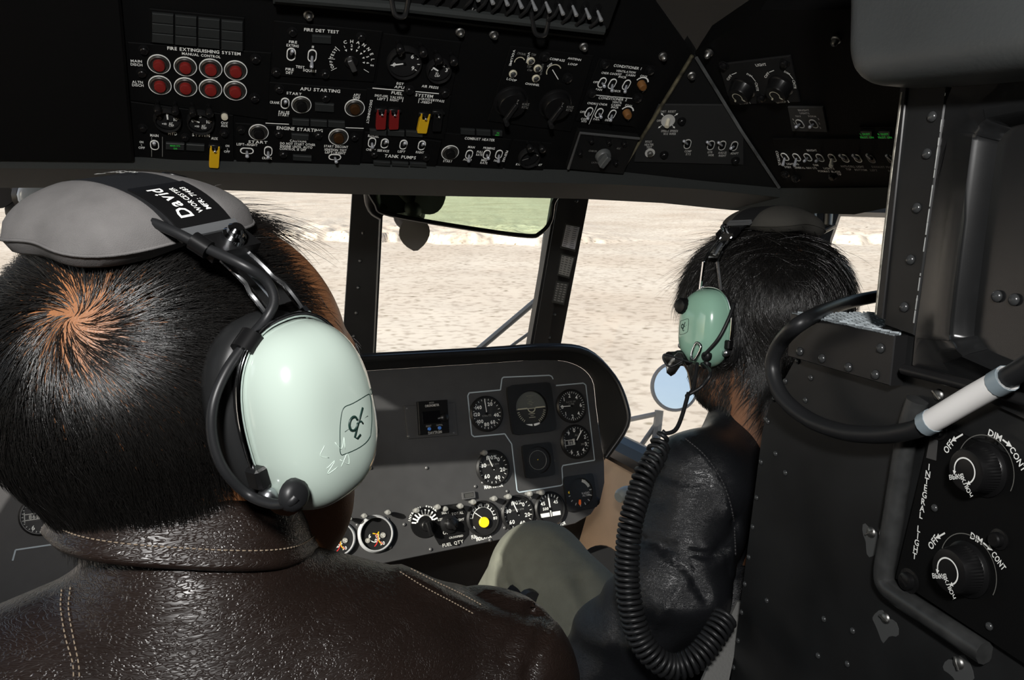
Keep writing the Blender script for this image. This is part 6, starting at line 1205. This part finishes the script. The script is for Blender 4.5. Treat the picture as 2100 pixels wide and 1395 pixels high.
def trB(P):
    d = capsule(P, Cc(1345, 1470, 1.20), KN, .112, .083); d = smin(d, capsule(P, KN, Cc(985, 1340, 1.66), .083, .070), .02); d = smin(d, ell(P, HIP-cz*.06, (.16, .15, .12), BT), .04); d = smin(d, capsule(P, HIP+np.array([.12, -.03, .05]), KN+np.array([.34, -.03, .14]), .10, .08), .04); d = smin(d, capsule(P, KN+np.array([.34, -.03, .14]), KN+np.array([.30, -.42, .30]), .08, .06), .03)
    X = to_px(P)
    for c, w, a in (([(1080, 1180), (1130, 1230), (1180, 1300)], 5, .003), ([(1028, 1150), (1035, 1190), (1060, 1230)], 7, .008), ([(1045, 1140), (1062, 1190), (1080, 1220)], 7, -.004), ([(1190, 1190), (1215, 1270)], 12, .006), ([(1150, 1180), (1190, 1270)], 12, -.004), ([(1130, 1090), (1200, 1150), (1240, 1200)], 8, -.003)): d = d+a*np.exp(-(poly_dist(X, c)/w)**2)
    return d.astype(f32)
V, Q = surface_nets(trB, (-.20, -1.15, 1.0), (.66, -.24, 1.95), .0095, 2); cobj('trousers', (V, Q), OLV, pb, True)['label'] = 'olive green trousers'
hand(pb, LWB+np.array([-.05, -.05, .05]), (-.5, -.5, .7), cz, SKB)
# ================================================================== HEADSETS
MINT = mat('mint_green_shell', (.43, .515, .46), .16, coat=.5, spec=.5)
MINT2 = mat('sage_green_shell', (.27, .47, .36), .18, coat=.5, spec=.5)
SEAL = mat('black_ear_seal', (.012, .0125, .013), .45, spec=.35)
PADM = mat('grey_fabric_pad', (.135, .130, .128), .9, bump=.5, bscale=2500, var=.12, vscale=60, spec=.2)
PADB = mat('brown_grey_pad', (.045, .043, .038), .9, bump=.4, bscale=2500, spec=.2)
INK = mat('dark_green_ink', (.010, .030, .024), .4)
def se(t, hw, hh, e=2.5):
    c, s = math.cos(t), math.sin(t); return hw*math.copysign(abs(c)**(2/e), c), hh*math.copysign(abs(s)**(2/e), s)
HW, HH, DEP = .0355, .0495, .031
def dome_x(y, z):      # height of the shell above its rim at (y,z)
    k = ((abs(y)/HW)**2.5+(abs(z)/HH)**2.5)**(1/2.5); k = min(k, .999); return DEP*(1-k**3.2)**(1/2.2)
def headset(fr, sd, label, mint, pad, near):
    """ear cup on side sd (+1 right, -1 left) of the wearer; all in head-local metres"""
    e = empty('headset', c2w(fr.to((sd*.10, 0, 0))), label, 'headset')
    C0 = np.array([.109, -.011, .014]) if near else np.array([.098, .0, -.008])
    tl = .06 if near else .02
    def L(P, o=1):
        P = np.asarray(P, float).reshape(-1, 3); x, y, z = P[:, 0], P[:, 1], P[:, 2]; y2 = y*math.cos(tl)-z*math.sin(tl); z2 = y*math.sin(tl)+z*math.cos(tl)
        return fr.to(np.stack([o*sd*(C0[0]+x), C0[1]+y2, C0[2]+z2], 1))
    store = []
    def put(nm, VF, m, par=None, sm=True):
        if nm in ('ear_cup', 'back_plate', 'ear_seal', 'stirrup'): store.append((nm, VF, m))
        return cobj(nm, (L(VF[0]), VF[1]), m, par or e, sm)
    n = 48; V = []; rings = []
    for t in np.linspace(0, math.pi/2, 15): k = math.cos(t)**.62; rings.append((k if k > .02 else .02, DEP*(math.sin(t)**.9)))
    rings = [(.97, -.004)]+rings
    for k, x in rings:
        for i in range(n): y, z = se(2*math.pi*i/n, HW*k, HH*k); V.append((x, y, z))
    m_ = len(rings); Fs = [[j*n+i, j*n+(i+1) % n, (j+1)*n+(i+1) % n, (j+1)*n+i] for j in range(m_-1) for i in range(n)]+[[(m_-1)*n+i for i in range(n)]]
    shell = put('ear_cup', (np.array(V), Fs), mint)
    # recompute dome height from the ring profile so marks sit on it
    ks = np.array([r[0] for r in rings[1:]])[::-1]; xs = np.array([r[1] for r in rings[1:]])[::-1]
    def dx(y, z): k = ((abs(y)/HW)**2.5+(abs(z)/HH)**2.5)**(1/2.5); return float(np.interp(k, ks, xs))
    def onshell(pts, r, m, nm, closed=False, off=.0001, nn=5): return put(nm, tube([(dx(y, z)+off, y, z) for y, z in pts], r, nn, closed), m, shell)
    def oval(hw, hh, x, nn=40, e_=2.3): return [(x, *se(2*math.pi*i/nn, hw, hh, e_)) for i in range(nn)]
    def loft(sects, m, nm, par=None):
        nn = len(sects[0]); V = np.array([p for s in sects for p in s]); F_ = [[j*nn+i, j*nn+(i+1) % nn, (j+1)*nn+(i+1) % nn, (j+1)*nn+i] for j in range(len(sects)-1) for i in range(nn)]; return put(nm, (V, F_), m, par)
    loft([oval(HW*.93, HH*.95, -.004), oval(HW*.98, HH*.99, -.006), oval(HW*.94, HH*.96, -.010), oval(HW*.90, HH*.93, -.012)], PLAS, 'back_plate')
    loft([oval(HW*.80, HH*.84, -.011), oval(HW*1.00, HH*1.02, -.012), oval(HW*1.07, HH*1.08, -.017), oval(HW*1.08, HH*1.08, -.024), oval(HW*1.02, HH*1.03, -.031), oval(HW*.80, HH*.85, -.034)], SEAL, 'ear_seal')
    # chrome stirrup round the rim, pivots, slider and band
    put('stirrup', tube([(.001, *se(t, HW*1.07, HH*1.045, 2.4)) for t in np.linspace(D2(-14), D2(195), 40)], .0016, 8), CHROME)
    for t in (D2(-14), D2(195)):
        y, z = se(t, HW*1.07, HH*1.045, 2.4); b = put('pivot_clip', box(.010, .008, .011, (.002, y, z), .0015), PLAS, sm=30); put('pivot_screw', tf(merge(lathe([(.0045, 0), (.0045, .004), (.003, .0065)], 14)), (.003, y, z-.010), roty(math.pi/2)), STEEL, b)
    for nm, VF, m2 in store:       # the other ear cup
        cobj(nm, (L(np.asarray(VF[0], float)*np.array([1, 1, 1]), -1), VF[1]), m2, e, True)
    # band arc over the head (x-z plane of the head), in head-local coordinates
    RB = .113; zc = .016 if near else .026; back = .026 if near else .012
    def arc(a, y, off=0.0): return (sd*(RB+off)*math.cos(a), y-back*math.sin(a)**2, zc+(RB+off)*1.02*math.sin(a))
    pac, pah = (D2(81), D2(28)) if near else (D2(91), D2(33))
    def sag(a): return .0085*max(0., 1-abs((a-pac)/pah)**4)
    def ribbon(a0, a1, y0, y1, t0, t1, nn=20, over=False):
        V = []
        for a in np.linspace(a0, a1, nn):
            q = sag(a) if over else 0.0; V += [arc(a, y0, t0+q), arc(a, y1, t0+q), arc(a, y1, t1+q), arc(a, y0, t1+q)]
        return np.array(V), [[4*i+k, 4*i+(k+1) % 4, 4*i+4+(k+1) % 4, 4*i+4+k] for i in range(nn-1) for k in range(4)]+[[0, 1, 2, 3], [4*nn-1, 4*nn-2, 4*nn-3, 4*nn-4]]
    def hput(nm, VF, m, par=None, sm=40): return cobj(nm, (fr.to(VF[0]), VF[1]), m, par or e, sm)
    a0 = D2(25)
    for y in (-.0085, .0085): hput('slider_rail', tube([arc(a, y*(1.25 if a < D2(34) else 1), .001) for a in np.linspace(a0, D2(49), 10)], .0015, 6), CHROME)
    hput('slider_plate', ribbon(D2(28), D2(46), -.0075, .0075, -.0005, .0010, 8), CHROME); hput('slider_slot', tube([arc(a, 0, .0018) for a in np.linspace(D2(30), D2(39), 6)], .0022, 8, flat=.4), STEEL)
    hput('yoke', merge(tube([arc(a0, -.011, .001), tuple(fr.inv(L([(.001, *se(D2(112), HW*1.07, HH*1.045, 2.4))])[0]))], .0022, 6), tube([arc(a0, .011, .001), tuple(fr.inv(L([(.001, *se(D2(68), HW*1.07, HH*1.045, 2.4))])[0]))], .0022, 6)), CHROME)
    hput('band', ribbon(D2(45), D2(180-26), -.010, .010, -.001, .0012, 26), PLAS)
    clampm = hput('clamp_block', ribbon(D2(44), D2(50), -.014, .014, .0, .007, 4), PLAS)
    hput('clamp_screw', tf(merge(lathe([(.0060, 0), (.0060, .004), (.0045, .0055), (.0045, .008), (.003, .0095)], 16)), arc(D2(47), .002, .006), roty(sd*(math.pi/2-D2(47)))), CHROME, clampm)
    # padded cushion over the crown
    pa0, pa1 = (D2(55), D2(107)) if near else (D2(60), D2(122)); nu, nv = 34, 40; hwid = .057 if near else .060
    def padpt(s, t, side):     # s along the band -1..1, t across -1..1
        k = (abs(s)**3.2+abs(t)**3.2)**(1/3.2); a = (pa0+pa1)/2-(pa1-pa0)/2*s; th = (max(0, 1-k**4))**.5
        lobe = .55+.45*min(1, abs(t)/.35)
        waist = 1-.10*math.exp(-(s/.45)**2)*(1 if t < 0 else .6)
        mid = -.003-.010*abs(t)**2
        return arc(a, t*hwid*waist, mid+side*(.0125*lobe+.001)*th+(.002 if side > 0 else -.004)*th)
    G = []; 
    for side in (1, -1):
        for i in range(nu):
            for j in range(nv):
                s = -1+2*i/(nu-1); t = -1+2*j/(nv-1); k = max(abs(s), abs(t)); q = (abs(s)**3.2+abs(t)**3.2)**(1/3.2); f = (k/q) if q > 1e-6 else 1; G.append(padpt(s*f, t*f, side))
    G = np.array(G); F_ = []
    for b0 in (0, nu*nv):
        for i in range(nu-1):
            for j in range(nv-1): F_.append([b0+i*nv+j, b0+i*nv+j+1, b0+(i+1)*nv+j+1, b0+(i+1)*nv+j])
    padk = hput('head_pad', (G, F_), pad, None, True)
    hput('pad_seam', tube([np.array(padpt(*(lambda c, s_: (c/((abs(c)**3.2+abs(s_)**3.2)**(1/3.2)), s_/((abs(c)**3.2+abs(s_)**3.2)**(1/3.2))))(math.cos(t), math.sin(t)), 1)) for t in np.linspace(0, 2*math.pi, 72)[:-1]], .0009, 5, True), pad, padk, True)
    strap = hput('strap', ribbon(pa0-D2(3), pa1+D2(4), -.0165, .0165, .0010, .0026, 30, True), mat('black_webbing', (.010, .0105, .0115), .5, bump=.3, bscale=1500))
    hput('strap_keeper', ribbon(pa0-D2(3.5), pa0-D2(1.0), -.0175, .0175, .0012, .0050, 4, True), mat('grey_keeper', (.12, .125, .13), .4, .3), strap)
    def strap_text(s, a_c, y_c, hgt, m, wid):
        V, F2, w = layout(s); V = V.copy(); V[:, 0] = (V[:, 0]/w-.5)*wid; V[:, 1] *= hgt/CAPH
        # reads along the band: text x runs down towards the cup, text up runs to the back
        return np.array([arc(a_c+v[0]/RB, y_c-v[1]*1.0, .0042+sag(a_c+v[0]/RB)) for v in V]), F2
    if near:
        hput('label_flap', ribbon(D2(53), D2(70), -.0150, .0165, .0028, .0036, 10, True), PLAS, strap)
        for s, y, h_, w_ in (('David', -.006, .0075, .021), ('WORCESTER', .0030, .0030, .019), ('MFR: 71483', .0085, .0030, .017)): hput('lettering', strap_text(s, D2(62), -y if False else y, h_, WHT, w_), WHT, strap, False)
        for s, y, h_, w_, a in (('A.', -.004, .004, .010, 88), ('H-157', .003, .0028, .014, 86), ('5J7-307', .0075, .0026, .018, 85)): hput('lettering', strap_text(s, D2(a), y, h_, WHT, w_), WHT, strap, False)
        q = np.array(padpt(-.30, .78, 1)); q2 = np.array(padpt(-.30, .79, 1)); qq = np.array([padpt(-.05+.10*math.cos(t), .62+.11*math.sin(t), 1) for t in np.linspace(0, 2*math.pi, 25)[:-1]])
        hput('pad_ring', tube(qq, .0010, 6, True), PLAS, padk, True)
    # emblem on the shell: rounded shield with a monogram crossed by a fine arrow
    if near: ly, lz, ls, rot = .0060, -.0045, .0145, D2(-24)
    else: ly, lz, ls, rot = .0130, .0005, .0105, D2(-4)
    yy = 1 if near else -1
    def lg(x, y): c, s = math.cos(rot), math.sin(rot); return (ly+yy*(x*c-y*s)*ls, lz+(x*s+y*c)*ls)
    sh = [lg(*q[:2]) for q in smooth_path([np.array([x, y, 0.]) for x, y in ((-.72, .55), (-.3, .72), (.5, 1.02), (.72, .95), (.80, .5), (.82, -.2), (.74, -.52), (.3, -.80), (-.35, -1.0), (-.62, -1.0), (-.74, -.5), (-.80, .1))], 4, True)]
    onshell(sh, .00022 if near else .0003, INK, 'emblem_outline', True)
    d_ = [lg(-.18+.20*math.cos(t), .02+.24*math.sin(t)) for t in np.linspace(.6, 6.4, 18)]; onshell(d_, .0007, INK, 'emblem_letter')
    onshell([lg(*q) for q in ((.22, .58), (.10, .20), (.02, -.10), (-.05, -.45), (.08, -.50), (.22, -.36))], .00055, INK, 'emblem_letter'); onshell([lg(*q) for q in ((.02, .05), (.20, .10), (.30, .02))], .0005, INK, 'emblem_letter'); onshell([lg(*q) for q in ((-.55, -.25), (.55, .28))], .0002, INK, 'emblem_arrow')
    if near: onshell([lg(.86+.10*math.cos(t), 1.12+.10*math.sin(t)) for t in np.linspace(0, 6.28, 14)[:-1]], .00014, INK, 'registered_mark', True)
    if near:     # faint scratched marks
        SCR_ = mat('pale_scratch', (.62, .74, .66), .5)
        for pts in ([(-.010, -.006), (-.013, -.010), (-.009, -.013)], [(-.004, -.007), (-.001, -.012), (.002, -.007), (.001, -.013)], [(-.011, -.018), (-.006, -.016), (-.011, -.021), (-.005, -.020)], [(-.003, -.017), (.002, -.022), (.002, -.016), (-.003, -.021)]): onshell(smooth_path([np.array([q[0]-.006, q[1], 0]) for q in pts], 4)[:, :2], .00016, SCR_, 'scratch_mark')
    return e, L, put, hput, arc, dx, shell
hsA, LA, putA, hputA, arcA, dxA, shA = headset(FA, 1, 'large mint green headset with grey head pad on the nearer pilot', MINT, PADM, True)
# cable of the nearer headset
def onA(px, py, x): return FA.to(FA.hit(px, py, x))
cp = [FA.to(arcA(D2(60), -.020, .004)), FA.to(arcA(D2(53), -.019, .006)), FA.to(arcA(D2(46), -.017, .008)), onA(500, 545, .102), onA(545, 575, .106), onA(562, 615, .108), onA(545, 655, .106), onA(512, 695, .106), onA(465, 760, .106), onA(437, 830, .106), onA(436, 900, .106), onA(460, 965, .108), onA(510, 1015, .112), onA(560, 1034, .126), onA(592, 1030, .136), onA(606, 1018, .138)]
cobj('cable', tube(smooth_path(cp, 6), .0027, 10), RUB, hsA, True)
cobj('cable_clip', tube([onA(520, 688, .106), onA(497, 722, .106)], .0068, 12), PLAS, hsA, 50)
cobj('cable_clip', tube([FA.to(arcA(D2(49), -.018, .0075)), FA.to(arcA(D2(45), -.0168, .008))], .0050, 12), PLAS, hsA, 50)
g_ = onA(604, 1016, .135); cobj('grommet', tf(lathe([(.0085, -.002), (.008, .002), (.005, .004)], 18), g_, np.stack([FA.f, FA.u, FA.r], 1)), RUB, hsA, 50)
hsB, LB, putB, hputB, arcB, dxB, shB = headset(FB, -1, 'smaller looking sage green headset with microphone boom on the far person', MINT2, PADB, False)
V, F_ = lathe([(.0105, -.004), (.0105, .006), (.0085, .009), (.004, .010)], 24); V = V.copy(); kk = np.arange(len(V)) % 24; V[(kk % 2 == 0), :2] *= .95
def face(y, z, V): x = dxB(y, z); return np.stack([V[:, 2]+x-.001, V[:, 0]+y, V[:, 1]+z], 1)
putB('volume_knob', (face(.020, .026, V), F_), PLAS, None, 40)
V, F_ = lathe([(.007, -.003), (.0065, .002), (.004, .004)], 16); putB('grommet', (face(-.020, -.032, V), F_), RUB); putB('grommet', (face(-.014, -.043, V), F_), RUB)
V, F_ = lathe([(.010, -.002), (.010, .014), (.0085, .018), (.0085, .030), (.006, .032)], 18); bm = putB('boom_swivel', (face(.020, -.040, V), F_), PLAS, None, 50)
cobj('swivel_bracket', tube(smooth_path([FB.to(FB.hit(1418, 728, -.136)), FB.to(FB.hit(1428, 703, -.134)), FB.to(FB.hit(1438, 712, -.134)), FB.to(FB.hit(1424, 738, -.136))], 4, True), .0016, 6, True), CHROME, hsB, True)
sp = [FB.to(FB.hit(x, y, -.15)) for x, y in ((1402, 722), (1392, 735), (1384, 745), (1376, 758))]
cobj('boom_spring', tube(np.array([np.array(sp[1])+(np.array(sp[3])-np.array(sp[1]))*i/80+FB.u*.008*math.sin(i*.9)+FB.r*.008*math.cos(i*.9) for i in range(81)]), .0011, 5), DIRTY, hsB, True)
cobj('boom_wire', tube(smooth_path([Cc(1404, 738, .94), Cc(1375, 752, .94), Cc(1361, 738, .94), Cc(1364, 727, .94), Cc(1390, 735, .94), Cc(1420, 745, .94)], 5), .0012, 6), RUB, hsB, True)
cobj('boom_arm', tube(smooth_path([Cc(1400, 742, .95), Cc(1412, 765, .99), Cc(1418, 800, 1.08)], 5), .0016, 6), STEEL, hsB, True)
cobj('ear_cable', tube(smooth_path([LB([(dxB(-.020, -.032)+.003, -.020, -.032)])[0], LB([(.022, -.037, -.010)])[0], LB([(.012, -.042, .015)])[0], LB([(.002, -.040, .034)])[0]], 6), .0022, 8), RUB, hsB, True)
# lead and coiled cord
lead = smooth_path([LB([(dxB(-.014, -.043)+.003, -.014, -.043)])[0], Cc(1457, 765, .935), Cc(1440, 792, .935), Cc(1415, 808, .935), Cc(1408, 812, .935), Cc(1420, 800, .94), Cc(1426, 775, .95), Cc(1430, 745, .96)], 6)
cobj('lead', tube(lead, .0021, 8), RUB, hsB, True)
cord = empty('coiled_cord', C(1290, 1150, .86), 'black coiled headset cord hanging along the sleeve of the far person', 'cord')
st_ = smooth_path([Cc(1412, 806, .935), Cc(1398, 855, .92), Cc(1385, 882, .91), Cc(1366, 889, .905), Cc(1358, 884, .905)], 8)
cobj('straight_lead', tube(st_, .0024, 8), RUB, cord, True)
ctr = smooth_path([Cc(1358, 890, .905), Cc(1352, 915, .90), Cc(1340, 945, .885), Cc(1322, 975, .875), Cc(1308, 1020, .865), Cc(1294, 1070, .855), Cc(1287, 1130, .85), Cc(1286, 1190, .845), Cc(1294, 1250, .84), Cc(1312, 1310, .835), Cc(1345, 1352, .83), Cc(1385, 1368, .83), Cc(1425, 1352, .83), Cc(1452, 1322, .835), Cc(1470, 1295, .84), Cc(1490, 1262, .85)], 30)
s_ = np.r_[0, np.cumsum(np.linalg.norm(np.diff(ctr, axis=0), axis=1))]; turns = 58; N_ = turns*12
w_ = np.linspace(0, 1, N_); prog = np.interp(w_, [0, .06, .14, 1], [0, .11, .20, 1]); ss = prog*s_[-1]
CC = np.stack([np.interp(ss, s_, ctr[:, i]) for i in range(3)], 1); T_ = np.gradient(CC, axis=0); T_ /= np.linalg.norm(T_, axis=1)[:, None]
A_ = np.cross(T_, np.array([0, 0, 1.])); A_ /= np.linalg.norm(A_, axis=1)[:, None]; B_ = np.cross(T_, A_); an_ = w_*turns*2*math.pi
rad_ = np.interp(w_, [0, .02, .15, 1], [.004, .010, .0108, .0112])
cobj('coil', tube(CC+rad_[:, None]*(np.cos(an_)[:, None]*A_+np.sin(an_)[:, None]*B_), .0026, 7), RUB, cord, True)
# ---- seat harness strap and seat frame behind the co-pilot
sb = cobj('harness_strap', cprism([(1512, 1235, .905), (1528, 1235, .905), (1490, 1420, .86), (1430, 1420, .86)], (.0, 0, .006)), mat('grey_webbing', (.12, .12, .115), .85, bump=1.0, bscale=420), None, 30); tag(sb, 'grey woven harness strap between black sleeve and cabinet edge', 'strap')
def seat(c, label, fcol):
    e = empty('crew_seat', c2w(c-cz*.52), label, 'seat'); m_ = mat(fcol, (.02, .021, .021), .8)
    def sbox(r, f, z, cc): V, F2 = box(r, f, z, (0, 0, 0), .015); return (np.array([cc+cr*v[0]+cf*v[1]+cz*v[2] for v in V]), F2)
    cobj('seat_pan', sbox(.44, .42, .10, c-cz*.10+cf*.05), m_, e, 40); cobj('backrest', sbox(.42, .07, .34, c+cz*.06-cf*.20), m_, e, 40)
    for s in (-1, 1): cobj('leg', sbox(.05, .34, .38, c-cz*.33+cr*s*.17+cf*.05), BLK, e, 40)
    return e
seat(NBA-cz*.60+cf*.06, 'dark crew seat under the brown leather jacket', 'seat_cloth'); seat(HIP-cz*.10+cf*.05, 'dark crew seat under the black leather jacket', 'seat_cloth')
# ---- grip of the control stick between the seats
gs = empty('control_grip', C(1080, 1235, 1.35), 'black control lever grip between the brown shoulder and the olive knee', 'lever')
cobj('grip', tube(smooth_path([Cc(1052, 1222, 1.38), Cc(1075, 1232, 1.36), Cc(1095, 1245, 1.34)], 4), .020, 14), PLAS, gs, 50); cobj('grip_end', tube([Cc(1086, 1236, 1.33), Cc(1092, 1238, 1.315)], [.022, .018], 14), BLKG, gs, 50); cobj('shaft', tube([Cc(1060, 1230, 1.38), Cc(1075, 1400, 1.45)], .013, 10), BLK, gs, 50)
